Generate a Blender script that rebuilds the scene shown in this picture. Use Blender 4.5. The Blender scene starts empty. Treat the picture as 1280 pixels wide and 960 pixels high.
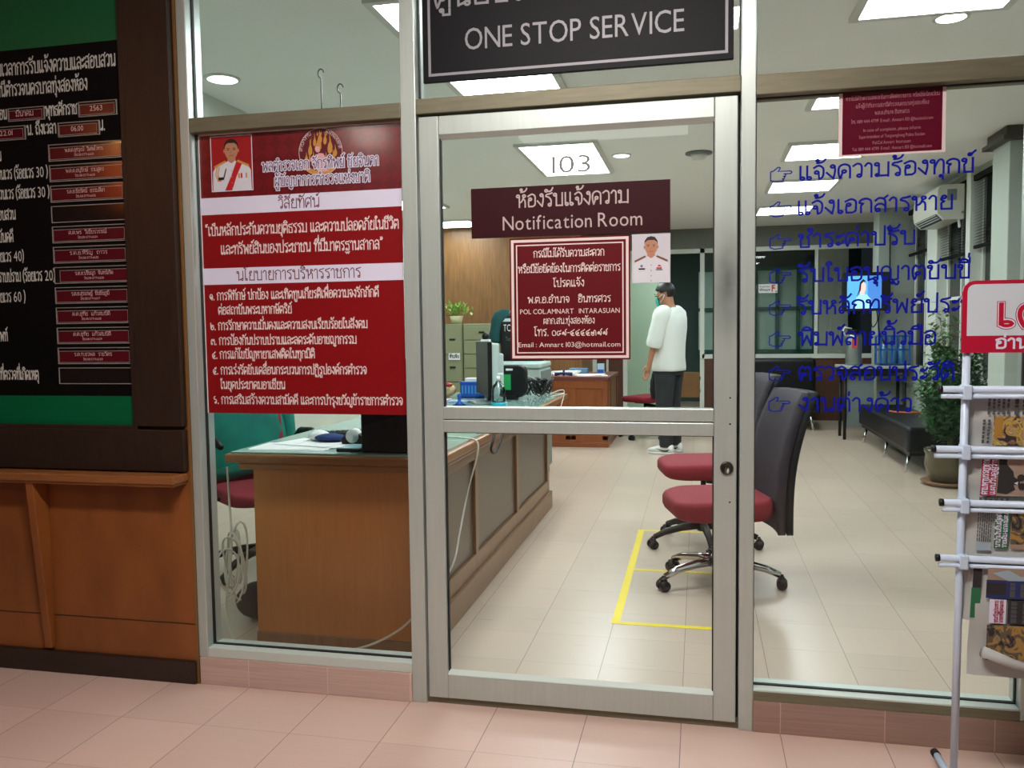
import bpy, bmesh, math, random
from mathutils import Vector, Matrix
R = math.radians
sc = bpy.context.scene
col = sc.collection
rnd = random.Random(7)

# ------------------------------------------------------------------ materials
def lin(c):
    return tuple((v/12.92 if v <= .04045 else ((v+.055)/1.055)**2.4) for v in [x/255 for x in c])

def mat(name, rgb, rough=.5, metal=0., spec=.5, bump=0., bscale=40., vary=0., vscale=6., stretch=(1, 1, 1), emit=None, estr=0., coat=0.):
    m = bpy.data.materials.new(name); m.use_nodes = True
    nt = m.node_tree; b = nt.nodes['Principled BSDF']
    c = lin(rgb)
    b.inputs['Base Color'].default_value = (*c, 1)
    b.inputs['Roughness'].default_value = rough
    b.inputs['Metallic'].default_value = metal
    b.inputs['Specular IOR Level'].default_value = spec
    if coat:
        b.inputs['Coat Weight'].default_value = coat; b.inputs['Coat Roughness'].default_value = .12
    if emit:
        b.inputs['Emission Color'].default_value = (*lin(emit), 1); b.inputs['Emission Strength'].default_value = estr
    if vary or bump:
        tc = nt.nodes.new('ShaderNodeTexCoord'); mp = nt.nodes.new('ShaderNodeMapping')
        mp.inputs['Scale'].default_value = stretch
        nt.links.new(tc.outputs['Object'], mp.inputs['Vector'])
    if vary:
        n = nt.nodes.new('ShaderNodeTexNoise'); n.inputs['Scale'].default_value = vscale; n.inputs['Detail'].default_value = 5
        nt.links.new(mp.outputs['Vector'], n.inputs['Vector'])
        r = nt.nodes.new('ShaderNodeValToRGB')
        r.color_ramp.elements[0].position = .3; r.color_ramp.elements[1].position = .72
        r.color_ramp.elements[0].color = (*[v*(1-vary) for v in c], 1)
        r.color_ramp.elements[1].color = (*[min(1, v*(1+vary)) for v in c], 1)
        nt.links.new(n.outputs['Fac'], r.inputs['Fac']); nt.links.new(r.outputs['Color'], b.inputs['Base Color'])
    if bump:
        n2 = nt.nodes.new('ShaderNodeTexNoise'); n2.inputs['Scale'].default_value = bscale; n2.inputs['Detail'].default_value = 3
        nt.links.new(mp.outputs['Vector'], n2.inputs['Vector'])
        bp = nt.nodes.new('ShaderNodeBump'); bp.inputs['Strength'].default_value = bump; bp.inputs['Distance'].default_value = .01
        nt.links.new(n2.outputs['Fac'], bp.inputs['Height']); nt.links.new(bp.outputs['Normal'], b.inputs['Normal'])
    return m

def glass(name, tint, ior=1.5, rough=.0, boost=1.):
    m = bpy.data.materials.new(name); m.use_nodes = True
    nt = m.node_tree; nt.nodes.clear()
    o = nt.nodes.new('ShaderNodeOutputMaterial'); mx = nt.nodes.new('ShaderNodeMixShader')
    t = nt.nodes.new('ShaderNodeBsdfTransparent'); t.inputs['Color'].default_value = (*tint, 1)
    g = nt.nodes.new('ShaderNodeBsdfGlossy'); g.inputs['Roughness'].default_value = rough
    f = nt.nodes.new('ShaderNodeFresnel'); f.inputs['IOR'].default_value = ior
    k = nt.nodes.new('ShaderNodeMath'); k.operation = 'MULTIPLY'; k.inputs[1].default_value = boost; k.use_clamp = True
    nt.links.new(f.outputs[0], k.inputs[0]); nt.links.new(k.outputs[0], mx.inputs[0])
    nt.links.new(t.outputs[0], mx.inputs[1]); nt.links.new(g.outputs[0], mx.inputs[2]); nt.links.new(mx.outputs[0], o.inputs['Surface'])
    return m

def tile_mat(name, rgb, size, ox, oy, rough, grout, streak=.10, axes='xy', rv=.10, cross=.45):
    """Square ceramic tiles with thin grout and fine streaks running along x."""
    m = bpy.data.materials.new(name); m.use_nodes = True
    nt = m.node_tree; b = nt.nodes['Principled BSDF']; L = nt.links.new
    tc = nt.nodes.new('ShaderNodeTexCoord'); sp = nt.nodes.new('ShaderNodeSeparateXYZ'); L(tc.outputs['Object'], sp.inputs[0])
    def math_(op, a, bb=None, c=None):
        n = nt.nodes.new('ShaderNodeMath'); n.operation = op
        for i, v in enumerate((a, bb, c)):
            if v is None: continue
            if isinstance(v, (int, float)): n.inputs[i].default_value = v
            else: L(v, n.inputs[i])
        return n.outputs[0]
    cells = []; masks = []
    sx, sy = size if isinstance(size, tuple) else (size, size)
    for out, off, s in ((sp.outputs['XYZ'.index(axes[0].upper())], ox, sx), (sp.outputs['XYZ'.index(axes[1].upper())], oy, sy)):
        u = math_('DIVIDE', math_('SUBTRACT', out, off), s)
        cells.append(math_('FLOOR', u)); fr = math_('FRACT', u)
        d = math_('MULTIPLY', math_('MINIMUM', fr, math_('SUBTRACT', 1, fr)), s)
        masks.append(math_('LESS_THAN', d, .0013))
    g = math_('MAXIMUM', masks[0], math_('MULTIPLY', masks[1], cross))
    cv = nt.nodes.new('ShaderNodeCombineXYZ'); L(cells[0], cv.inputs[0]); L(cells[1], cv.inputs[1])
    wn = nt.nodes.new('ShaderNodeTexWhiteNoise'); wn.noise_dimensions = '3D'; L(cv.outputs[0], wn.inputs['Vector'])
    mp = nt.nodes.new('ShaderNodeMapping'); mp.inputs['Scale'].default_value = (4, 160, 160); L(tc.outputs['Object'], mp.inputs[0])
    add = nt.nodes.new('ShaderNodeVectorMath'); add.operation = 'ADD'; L(mp.outputs[0], add.inputs[0]); L(wn.outputs['Color'], add.inputs[1])
    nz = nt.nodes.new('ShaderNodeTexNoise'); nz.inputs['Scale'].default_value = 1.; nz.inputs['Detail'].default_value = 3; L(add.outputs[0], nz.inputs['Vector'])
    val = math_('ADD', math_('MULTIPLY', math_('SUBTRACT', nz.outputs['Fac'], .5), streak*2), math_('MULTIPLY', math_('SUBTRACT', wn.outputs['Value'], .5), rv))
    val = math_('ADD', val, 1.)
    c = lin(rgb); mul = nt.nodes.new('ShaderNodeVectorMath'); mul.operation = 'SCALE'; mul.inputs[0].default_value = c; L(val, mul.inputs['Scale'])
    mx = nt.nodes.new('ShaderNodeMix'); mx.data_type = 'RGBA'; L(g, mx.inputs['Factor']); L(mul.outputs[0], mx.inputs['A'])
    mx.inputs['B'].default_value = (*lin(grout), 1); L(mx.outputs['Result'], b.inputs['Base Color'])
    b.inputs['Roughness'].default_value = rough
    rr = math_('ADD', math_('MULTIPLY', nz.outputs['Fac'], .03), rough-.015); L(rr, b.inputs['Roughness'])
    return m

# ------------------------------------------------------------------ mesh builder
class MB:
    def __init__(s): s.v = []; s.f = []; s.m = []; s.cur = 0; s.sm = []; s.smooth = False
    def add(s, vs, fs):
        n = len(s.v); s.v += [tuple(v) for v in vs]
        for f in fs: s.f.append([i+n for i in f]); s.m.append(s.cur); s.sm.append(s.smooth)
        return s
    def M(s, i): s.cur = i; return s
    def S(s, on=True): s.smooth = on; return s
    def box(s, x0, x1, y0, y1, z0, z1, bev=0.):
        if bev <= 0:
            v = [(x, y, z) for z in (z0, z1) for y in (y0, y1) for x in (x0, x1)]
            return s.add(v, [(0, 2, 3, 1), (4, 5, 7, 6), (0, 1, 5, 4), (2, 6, 7, 3), (0, 4, 6, 2), (1, 3, 7, 5)])
        bm = bmesh.new(); bmesh.ops.create_cube(bm, size=1)
        for v in bm.verts: v.co = Vector(((x0+x1)/2+v.co.x*(x1-x0), (y0+y1)/2+v.co.y*(y1-y0), (z0+z1)/2+v.co.z*(z1-z0)))
        bmesh.ops.bevel(bm, geom=bm.edges[:], offset=bev, segments=2 if bev < .02 else 4, profile=.5, affect='EDGES')
        return s.bm(bm)
    def bm(s, bm, mtx=None):
        bm.verts.ensure_lookup_table(); bm.verts.index_update()
        vs = [(mtx @ v.co if mtx else v.co.copy()) for v in bm.verts]; fs = [[v.index for v in f.verts] for f in bm.faces]
        bm.free(); return s.add(vs, fs)
    def poly(s, pts): return s.add(pts, [list(range(len(pts)))])
    def prism(s, pts, d):
        """closed outline pts (3D) extruded along vector d"""
        n = len(pts); d = Vector(d); a = [Vector(p) for p in pts]; b = [p+d for p in a]
        return s.add(a+b, [list(range(n))[::-1], [n+i for i in range(n)]]+[[i, (i+1) % n, n+(i+1) % n, n+i] for i in range(n)])
    def tube(s, pts, r, n=8, cap=True):
        pts = [Vector(p) for p in pts]; rs = r if isinstance(r, (list, tuple)) else [r]*len(pts)
        vs = []; fs = []; prev = None
        for i, p in enumerate(pts):
            t = (pts[min(i+1, len(pts)-1)]-pts[max(i-1, 0)])
            t = t.normalized() if t.length > 1e-9 else Vector((0, 0, 1))
            if prev is None:
                a = Vector((0, 0, 1)) if abs(t.z) < .9 else Vector((1, 0, 0)); u = t.cross(a).normalized()
            else:
                u = prev-t*prev.dot(t); u = u.normalized() if u.length > 1e-6 else t.orthogonal().normalized()
            prev = u; w = t.cross(u)
            vs += [p+(u*math.cos(2*math.pi*k/n)+w*math.sin(2*math.pi*k/n))*rs[i] for k in range(n)]
        for i in range(len(pts)-1):
            for k in range(n): fs.append((i*n+k, i*n+(k+1) % n, (i+1)*n+(k+1) % n, (i+1)*n+k))
        if cap: fs += [tuple(range(n))[::-1], tuple(range((len(pts)-1)*n, len(pts)*n))]
        return s.add(vs, fs)
    def cyl(s, p0, p1, r, n=16, r1=None): return s.tube([p0, p1], [r, r if r1 is None else r1], n)
    def lathe(s, prof, c=(0, 0, 0), n=24):
        vs = [(c[0]+r*math.cos(2*math.pi*k/n), c[1]+r*math.sin(2*math.pi*k/n), c[2]+z) for r, z in prof for k in range(n)]
        fs = [(i*n+k, i*n+(k+1) % n, (i+1)*n+(k+1) % n, (i+1)*n+k) for i in range(len(prof)-1) for k in range(n)]
        if tuple(prof[0]) != tuple(prof[-1]): fs += [tuple(range(n))[::-1], tuple(range((len(prof)-1)*n, len(prof)*n))]
        return s.add(vs, fs)
    def loft(s, rings, cap=True):
        n = len(rings[0]); vs = [p for r in rings for p in r]
        fs = [(i*n+k, i*n+(k+1) % n, (i+1)*n+(k+1) % n, (i+1)*n+k) for i in range(len(rings)-1) for k in range(n)]
        if cap: fs += [tuple(range(n))[::-1], tuple(range((len(rings)-1)*n, len(rings)*n))]
        return s.add(vs, fs)
    def ball(s, c, r, n=12, m=8):
        rx, ry, rz = r if isinstance(r, (tuple, list)) else (r, r, r)
        rings = [[(c[0]+rx*math.sin(a)*math.cos(2*math.pi*k/n), c[1]+ry*math.sin(a)*math.sin(2*math.pi*k/n), c[2]-rz*math.cos(a)) for k in range(n)]
                 for a in [math.pi*(i+.15)/(m+.3) for i in range(m+1)]]
        return s.loft(rings)
    def xf(s, mtx, start=0):
        for i in range(start, len(s.v)): s.v[i] = tuple(mtx @ Vector(s.v[i]))
        return s
    def build(s, name, mats, parent=None, smooth=None, bevel=0., local=False):
        me = bpy.data.meshes.new(name)
        v = s.v
        if parent is not None and not local:
            o = parent_world(parent); v = [(a-o.x, b-o.y, c-o.z) for a, b, c in v]
        me.from_pydata(v, [], s.f)
        mats = mats if isinstance(mats, (list, tuple)) else [mats]
        for m in mats: me.materials.append(m)
        me.polygons.foreach_set('material_index', s.m)
        sm = s.sm if smooth is None else [smooth]*len(s.f)
        me.polygons.foreach_set('use_smooth', sm); me.update()
        ob = bpy.data.objects.new(name, me); col.objects.link(ob)
        if parent is not None: ob.parent = parent
        if bevel:
            md = ob.modifiers.new('bevel', 'BEVEL'); md.width = bevel; md.segments = 2; md.limit_method = 'ANGLE'; md.angle_limit = R(40)
        return ob

def parent_world(p):
    o = Vector((0, 0, 0))
    while p is not None: o += p.location; p = p.parent
    return o
def thing(name, label, cat, loc=(0, 0, 0), rz=0., group=None):
    o = bpy.data.objects.new(name, None); col.objects.link(o); o.empty_display_size = .05
    o.location = loc; o.rotation_euler = (0, 0, rz); o['label'] = label; o['category'] = cat
    if group: o['group'] = group
    return o
def tag(o, label, cat, group=None):
    o['label'] = label; o['category'] = cat
    if group: o['group'] = group
    return o
def struct(o): o['kind'] = 'structure'; return o
def stuff(o): o['kind'] = 'stuff'; return o
def sempty(name, loc=(0, 0, 0)):
    o = bpy.data.objects.new(name, None); col.objects.link(o); o.location = loc; o.empty_display_size = .05; o['kind'] = 'structure'; return o
def dup(o, loc, rz=None, label=None):
    """copy a thing with its parts and sub-parts (mesh data shared)"""
    def rec(a, p):
        c = a.copy(); col.objects.link(c); c.parent = p
        for ch in list(a.children): rec(ch, c)
        return c
    kids = [k for k in o.children]; c = o.copy(); col.objects.link(c)
    for k in kids: rec(k, c)
    c.location = loc
    if rz is not None: c.rotation_euler = (0, 0, rz)
    if label: c['label'] = label
    return c
def arc(cx, cy, r, a0, a1, n):
    return [(cx+r*math.cos(R(a0+(a1-a0)*i/n)), cy+r*math.sin(R(a0+(a1-a0)*i/n))) for i in range(n+1)]
def rrect(x0, x1, y0, y1, r, n=4):
    return arc(x1-r, y0+r, r, -90, 0, n)+arc(x1-r, y1-r, r, 0, 90, n)+arc(x0+r, y1-r, r, 90, 180, n)+arc(x0+r, y0+r, r, 180, 270, n)
def spline(pts, n=4, closed=False):
    out = []; P = [Vector(p) for p in pts]; m = len(P)
    rng = range(m) if closed else range(m-1)
    for i in rng:
        if closed: a, b, c, d = P[i-1], P[i], P[(i+1) % m], P[(i+2) % m]
        else: a, b, c, d = P[max(i-1, 0)], P[i], P[i+1], P[min(i+2, m-1)]
        for k in range(n):
            t = k/n
            out.append(.5*((2*b)+(c-a)*t+(2*a-5*b+4*c-d)*t*t+(3*b-a-3*c+d)*t**3))
    if not closed: out.append(P[-1])
    return out

# ------------------------------------------------------------------ lettering: Thai looped stroke alphabet
def _o(x, y, r=.1): return ('o', x, y, r)
def _p(*c): return ('p', [(c[i], c[i+1]) for i in range(0, len(c), 2)])
def _s(*c): return ('s', [(c[i], c[i+1]) for i in range(0, len(c), 2)])
_arch = _s(.13, .0, .13, .3, .13, .5, .22, .63, .05, .70, .10, .88, .33, 1, .56, .9, .62, .68, .62, .3, .62, 0)
_ret = _s(.08, .82, .26, 1, .48, .93, .56, .7, .56, .3, .56, 0)
G = {
 'ก': (.74, [_arch]),
 'ข': (.66, [_o(.12, .87), _s(.22, .87, .2, .68, .12, .55, .13, .3, .13, .05), _p(.13, .02, .52, .02), _p(.52, 0, .52, 1)]),
 'ค': (.74, [_o(.33, .48), _s(.26, .4, .2, .2, .13, 0, .05, .45, .1, .85, .34, 1, .57, .88, .62, .62, .62, 0)]),
 'ฆ': (.8, [_o(.12, .87), _s(.22, .87, .2, .68, .12, .55, .13, .3, .13, .05), _p(.13, .02, .65, .02), _p(.65, 0, .65, 1)]),
 'ง': (.58, [_o(.34, .89), _s(.44, .89, .46, .6, .43, .3, .38, 0), _p(.38, 0, .04, .45)]),
 'จ': (.66, [_o(.2, .5), _s(.3, .48, .31, .25, .33, .02), _s(.33, .02, .48, .12, .54, .4, .52, .8, .3, 1, .06, .84)]),
 'ฉ': (.72, [_o(.2, .5), _p(.3, .48, .32, .1, .62, .0), _s(.56, 0, .56, .6, .5, .9, .3, 1, .06, .84)]),
 'ช': (.7, [_o(.12, .87), _s(.22, .87, .2, .68, .12, .55, .13, .3, .13, .05), _p(.13, .02, .52, .02), _s(.52, 0, .52, .4, .5, .68, .44, .78, .64, 1.02)]),
 'ซ': (.74, [_o(.14, .87), _s(.24, .87, .16, .74, .28, .68, .14, .55, .14, .3, .14, .05), _p(.14, .02, .54, .02), _s(.54, 0, .54, .4, .52, .68, .46, .78, .66, 1.02)]),
 'ญ': (1.0, [_o(.22, .12), _s(.12, .12, .07, .5, .1, .85, .28, 1, .46, .88, .5, .6, .5, .12), _s(.5, .12, .56, .0, .7, 0, .84, .05, .86, .2), _p(.86, .15, .86, 1), _o(.62, -.22, .07), _s(.68, -.26, .8, -.36, .88, -.25, .88, -.12)]),
 'ฎ': (.74, [_arch, _s(.13, 0, .1, -.2, .25, -.35, .4, -.22, .55, -.35, .62, -.1)]),
 'ฏ': (.74, [_arch, _o(.2, -.16, .07), _s(.13, -.2, .2, -.38, .35, -.26, .45, -.38, .62, -.3, .62, 0)]),
 'ฐ': (.68, [_s(.6, 1.02, .42, .92, .18, .92, .07, .8, .18, .66, .42, .68, .53, .5, .53, .1), _o(.2, .1), _s(.3, .1, .42, 0, .53, .1), _s(.06, -.2, .2, -.36, .32, -.2, .44, -.36, .56, -.14)]),
 'ฑ': (.8, [_o(.12, .87), _p(.22, .87, .22, 0), _s(.22, .4, .36, .9, .45, .8, .55, 1, .68, .9, .68, 0)]),
 'ณ': (1.0, [_o(.22, .12), _s(.12, .12, .07, .5, .1, .85, .28, 1, .46, .88, .5, .6, .5, .05), _s(.5, .02, .62, .05, .72, .2), _o(.78, .1), _p(.88, .1, .88, 1)]),
 'ด': (.74, [_o(.3, .42), _s(.2, .4, .22, .2, .13, 0, .05, .45, .1, .85, .34, 1, .57, .88, .62, .62, .62, 0)]),
 'ต': (.74, [_o(.3, .42), _s(.2, .4, .22, .2, .13, 0, .05, .45, .08, .85, .2, 1), _p(.2, 1, .34, .84, .46, 1), _s(.46, 1, .58, .9, .62, .62, .62, 0)]),
 'ถ': (.76, [_o(.24, .1), _s(.14, .12, .13, .35, .15, .5, .24, .63, .07, .70, .12, .88, .35, 1, .58, .9, .64, .68, .64, .3, .64, 0)]),
 'ท': (.76, [_o(.12, .88), _p(.22, .88, .22, 0), _s(.22, .4, .32, .75, .46, 1, .6, .95, .65, .75, .65, 0)]),
 'ธ': (.68, [_s(.6, 1.02, .42, .92, .18, .92, .07, .8, .18, .64, .42, .62, .55, .48, .55, .05), _p(.55, .02, .12, .02, .12, .42)]),
 'น': (.78, [_o(.12, .88), _p(.22, .88, .22, 0), _s(.22, .03, .4, .1, .52, .2), _o(.57, .1), _p(.66, 1, .66, .1)]),
 'บ': (.76, [_o(.12, .88), _p(.22, .9, .22, .02, .64, .02), _p(.64, 0, .64, 1)]),
 'ป': (.76, [_o(.12, .88), _p(.22, .9, .22, .02, .64, .02), _p(.64, 0, .64, 1.38)]),
 'ผ': (.76, [_o(.25, .85), _p(.15, .85, .12, 0, .38, .48, .64, 0, .64, 1)]),
 'ฝ': (.76, [_o(.25, .85), _p(.15, .85, .12, 0, .38, .48, .64, 0, .64, 1.38)]),
 'พ': (.84, [_o(.12, .88), _p(.22, .88, .22, 0, .46, .72, .68, 0, .72, 1)]),
 'ฟ': (.84, [_o(.12, .88), _p(.22, .88, .22, 0, .46, .72, .68, 0, .72, 1.38)]),
 'ภ': (.78, [_o(.1, .1), _s(.2, .12, .19, .35, .2, .5, .27, .63, .1, .70, .15, .88, .37, 1, .6, .9, .66, .68, .66, .3, .66, 0)]),
 'ม': (.8, [_o(.12, .88), _p(.22, .88, .22, .1), _o(.14, .1, .08), _p(.2, .05, .68, .05), _p(.68, 0, .68, 1)]),
 'ย': (.72, [_o(.24, .88), _s(.14, .86, .1, .7, .24, .56, .12, .45, .12, .2, .12, .05), _p(.12, .02, .6, .02), _p(.6, 0, .6, 1)]),
 'ร': (.6, [_o(.34, .1), _s(.44, .12, .44, .45, .3, .68, .08, .78, .14, .92, .3, .95, .52, 1.03)]),
 'ฤ': (.76, [_o(.24, .1), _s(.14, .12, .13, .5, .24, .63, .07, .70, .12, .88, .35, 1, .58, .9, .64, .68, .64, -.35)]),
 'ล': (.7, [_o(.2, .13), _s(.1, .13, .08, .38, .22, .56, .42, .55, .56, .4), _ret]),
 'ว': (.58, [_o(.34, .12), _s(.44, .12, .46, .6, .42, .9, .24, 1, .04, .84)]),
 'ศ': (.76, [_o(.33, .45), _s(.26, .38, .2, .2, .13, 0, .05, .45, .1, .85, .34, 1, .57, .88, .62, .62, .62, 0), _p(.5, .93, .7, 1.15)]),
 'ษ': (.8, [_o(.12, .88), _p(.22, .9, .22, .02, .64, .02), _p(.64, 0, .64, 1), _o(.45, .45, .09), _s(.54, .45, .66, .5, .76, .62)]),
 'ส': (.72, [_o(.2, .13), _s(.1, .13, .08, .38, .22, .56, .42, .55, .56, .4), _ret, _p(.46, .93, .66, 1.16)]),
 'ห': (.78, [_o(.12, .88), _p(.22, .88, .22, 0), _s(.22, .35, .36, .42, .48, .62, .52, .8), _o(.56, .88), _s(.46, .66, .6, .55, .64, .35, .64, 0)]),
 'ฬ': (.84, [_o(.12, .88), _p(.22, .88, .22, 0, .46, .72, .68, 0, .72, 1), _s(.72, 1, .8, 1.1, .68, 1.2)]),
 'อ': (.7, [_o(.22, .6), _s(.12, .58, .1, .3, .12, .02), _p(.12, .02, .4, .02), _s(.4, .02, .56, .15, .58, .5, .56, .85, .34, 1, .06, .84)]),
 'ฮ': (.7, [_o(.22, .5), _s(.12, .48, .1, .3, .12, .02), _p(.12, .02, .4, .02), _s(.4, .02, .56, .15, .58, .5, .5, .8, .3, .86, .06, .76), _p(.06, .8, .3, 1, .6, 1.05)]),
 'ะ': (.42, [_o(.12, .72, .08), _s(.2, .7, .3, .76, .36, .92), _o(.12, .18, .08), _s(.2, .16, .3, .22, .36, .38)]),
 'า': (.5, [_s(.04, .8, .18, 1, .34, .9, .36, .6, .36, 0)]),
 'ำ': (.5, [_o(-.12, 1.26, .11), _s(.04, .8, .18, 1, .34, .9, .36, .6, .36, 0)]),
 'เ': (.38, [_p(.1, 1, .1, .1), _o(.2, .1)]),
 'แ': (.72, [_p(.1, 1, .1, .1), _o(.2, .1), _p(.44, 1, .44, .1), _o(.54, .1)]),
 'โ': (.46, [_o(.24, .1), _p(.14, .1, .14, 1.08), _s(.14, 1.08, .2, 1.22, .02, 1.3, .06, 1.4, .4, 1.42)]),
 'ใ': (.42, [_o(.24, .1), _p(.14, .1, .14, 1.1), _s(.14, 1.1, .04, 1.25, .1, 1.4, .26, 1.4, .28, 1.26, .18, 1.24)]),
 'ไ': (.42, [_o(.24, .1), _p(.14, .1, .14, 1.12), _s(.14, 1.12, .22, 1.28, .04, 1.3, .02, 1.44, .16, 1.36, .32, 1.44)]),
 'ฯ': (.6, [_s(.06, .9, .2, .6, .4, .62, .5, .9, .5, .5, .46, 0)]),
 'ๆ': (.6, [_o(.3, .5), _s(.06, .84, .3, 1, .46, .9, .46, .4, .46, -.3)]),
 '๐': (.66, [_s(.06, .4, .12, .12, .32, .02, .52, .12, .58, .4, .5, .66, .32, .76, .12, .66, .06, .4)]),
 '๑': (.66, [_o(.34, .34), _s(.44, .3, .3, .15, .12, .3, .12, .6, .32, .76, .54, .6, .54, .2, .42, 0)]),
 '๒': (.72, [_o(.2, .4, .1), _p(.1, .4, .12, .95), _s(.12, .2, .3, .02, .52, .1, .6, .4, .5, .62, .36, .55, .3, .68)]),
 '๓': (.72, [_o(.14, .14), _s(.06, .2, .06, .55, .2, .74, .33, .5, .46, .74, .6, .55, .6, 0)]),
 '๔': (.72, [_o(.4, .36), _s(.48, .3, .3, .15, .12, .3, .12, .55, .32, .68, .6, .9), _s(.12, .25, .3, .0, .6, .02)]),
 '๕': (.72, [_o(.4, .36), _s(.48, .3, .3, .15, .12, .3, .12, .55, .32, .68, .44, .9, .56, .7, .6, .95), _s(.12, .25, .3, .0, .6, .02)]),
 '๖': (.66, [_o(.34, .16), _s(.44, .2, .5, .4, .4, .58, .14, .64, .12, .9, .3, 1)]),
 '๗': (.86, [_o(.32, .36), _s(.24, .4, .1, .5, .1, .2, .2, .02, .4, .0, .46, .3, .46, .7, .6, .74, .7, .5, .72, 0)]),
 '๘': (.72, [_o(.5, .3, .09), _s(.44, .2, .3, .05, .12, .15, .1, .5, .24, .68, .5, .66, .62, .8)]),
 '๙': (.76, [_o(.2, .3), _s(.12, .4, .26, .56, .4, .4, .44, .1, .56, .1, .6, .5, .5, .75, .7, .98)]),
 '“': (.42, [_s(.16, 1.3, .06, 1.15, .1, 1.0), _s(.34, 1.3, .24, 1.15, .28, 1.0)]),
 '”': (.42, [_s(.1, 1.3, .16, 1.15, .06, 1.0), _s(.28, 1.3, .34, 1.15, .24, 1.0)]),
 '.': (.26, [_p(.12, .0, .12, .1)]), '-': (.4, [_p(.06, .45, .32, .45)]),
 ' ': (.4, []), '(': (.34, [_s(.26, 1.25, .1, .9, .08, .4, .26, -.15)]), ')': (.34, [_s(.08, 1.25, .24, .9, .26, .4, .08, -.15)]),
}
UP = {
 'ิ': [_s(-.62, 1.14, -.52, 1.32, -.32, 1.36, -.12, 1.16), _p(-.62, 1.14, -.12, 1.14)],
 'ี': [_s(-.62, 1.14, -.52, 1.32, -.32, 1.36, -.12, 1.16), _p(-.62, 1.14, -.12, 1.14), _p(-.12, 1.14, -.12, 1.46)],
 'ึ': [_s(-.62, 1.14, -.52, 1.32, -.32, 1.36, -.16, 1.16), _p(-.62, 1.14, -.12, 1.14), _o(-.14, 1.36, .08)],
 'ื': [_s(-.62, 1.14, -.52, 1.32, -.32, 1.36, -.12, 1.16), _p(-.62, 1.14, -.12, 1.14), _p(-.12, 1.14, -.12, 1.46), _p(-.28, 1.3, -.28, 1.48)],
 'ั': [_o(-.5, 1.22, .09), _s(-.42, 1.18, -.28, 1.16, -.14, 1.26, -.04, 1.44)],
 '็': [_s(-.2, 1.2, -.4, 1.14, -.5, 1.28, -.3, 1.36, -.1, 1.42)],
}
TONE = {
 '่': [_p(-.16, 1.18, -.14, 1.42)],
 '้': [_o(-.42, 1.36, .07), _s(-.36, 1.28, -.44, 1.18, -.24, 1.2, -.1, 1.3, -.02, 1.46)],
 '๊': [_s(-.5, 1.2, -.44, 1.4, -.32, 1.26, -.22, 1.4, -.06, 1.46)],
 '๋': [_p(-.28, 1.14, -.28, 1.42), _p(-.42, 1.28, -.14, 1.28)],
 '์': [_o(-.28, 1.24, .08), _s(-.2, 1.26, -.14, 1.36, -.02, 1.5)],
}
LOW = {'ุ': [_o(-.22, -.18, .07), _p(-.14, -.16, -.14, -.42)], 'ู': [_o(-.46, -.18, .07), _p(-.4, -.2, -.4, -.42, -.14, -.42, -.14, -.12)]}
_latin = {}
def latin_glyph(ch):
    """outline mesh of one Latin character of Blender's built-in font; cap height scaled to 1.18 Thai heights"""
    if ch in _latin: return _latin[ch]
    cu = bpy.data.curves.new('tmp', 'FONT'); cu.body = ch; cu.resolution_u = 3
    ob = bpy.data.objects.new('tmp', cu); col.objects.link(ob)
    dg = bpy.context.evaluated_depsgraph_get(); me = ob.evaluated_get(dg).to_mesh()
    k = 1.18/.729
    vs = [(v.co.x*k, v.co.y*k) for v in me.vertices]; fs = [list(p.vertices) for p in me.polygons]
    ob.evaluated_get(dg).to_mesh_clear()
    bpy.data.objects.remove(ob); bpy.data.curves.remove(cu)
    x1 = max([v[0] for v in vs], default=.3); x0 = min([v[0] for v in vs], default=0)
    _latin[ch] = (vs, fs, x0, x1); return _latin[ch]
def layout(s, font_digits=True):
    """-> (strokes, meshes, width) in Thai-height units"""
    st = []; ms = []; x = 0.; prev_up = False; w = 0
    def put(parts, dx, dy=0., sx=1.):
        for p in parts:
            if p[0] == 'o': st.append(([(dx+p[1]+p[3]*math.cos(2*math.pi*k/9), dy+p[2]+p[3]*math.sin(2*math.pi*k/9)) for k in range(9)], True))
            else:
                pts = [Vector((dx+a*sx, dy+b, 0)) for a, b in p[1]]
                if p[0] == 'p' and len(pts) > 2:       # break a zigzag at its sharp corners
                    run = [pts[0]]
                    for q0, q1 in zip(pts, pts[1:]):
                        if len(run) > 1 and (run[-1]-run[-2]).normalized().dot((q1-q0).normalized()) < -.2:
                            st.append(([(q.x, q.y) for q in run], False)); run = [q0]
                        run.append(q1)
                    pts = run
                if p[0] == 's': pts = spline(pts, 3)
                st.append(([(q.x, q.y) for q in pts], False))
    for ch in s:
        if ch in UP: put(UP[ch], x, 0, min(1, w/.7)); prev_up = True; continue
        if ch in TONE: put(TONE[ch], x, .34 if prev_up else .02); continue
        if ch in LOW: put(LOW[ch], x); continue
        if ch == 'ำ' : put(G[ch][1], x); x += G[ch][0]; prev_up = False; continue
        prev_up = False
        if ch in G and not (ch == ' ' and False):
            put(G[ch][1], x); w = G[ch][0]; x += w
        else:
            vs, fs, x0, x1 = latin_glyph(ch)
            ms.append(([(a-x0+x+.08, b) for a, b in vs], fs)); x += (x1-x0)+.16
    return st, ms, x
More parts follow.
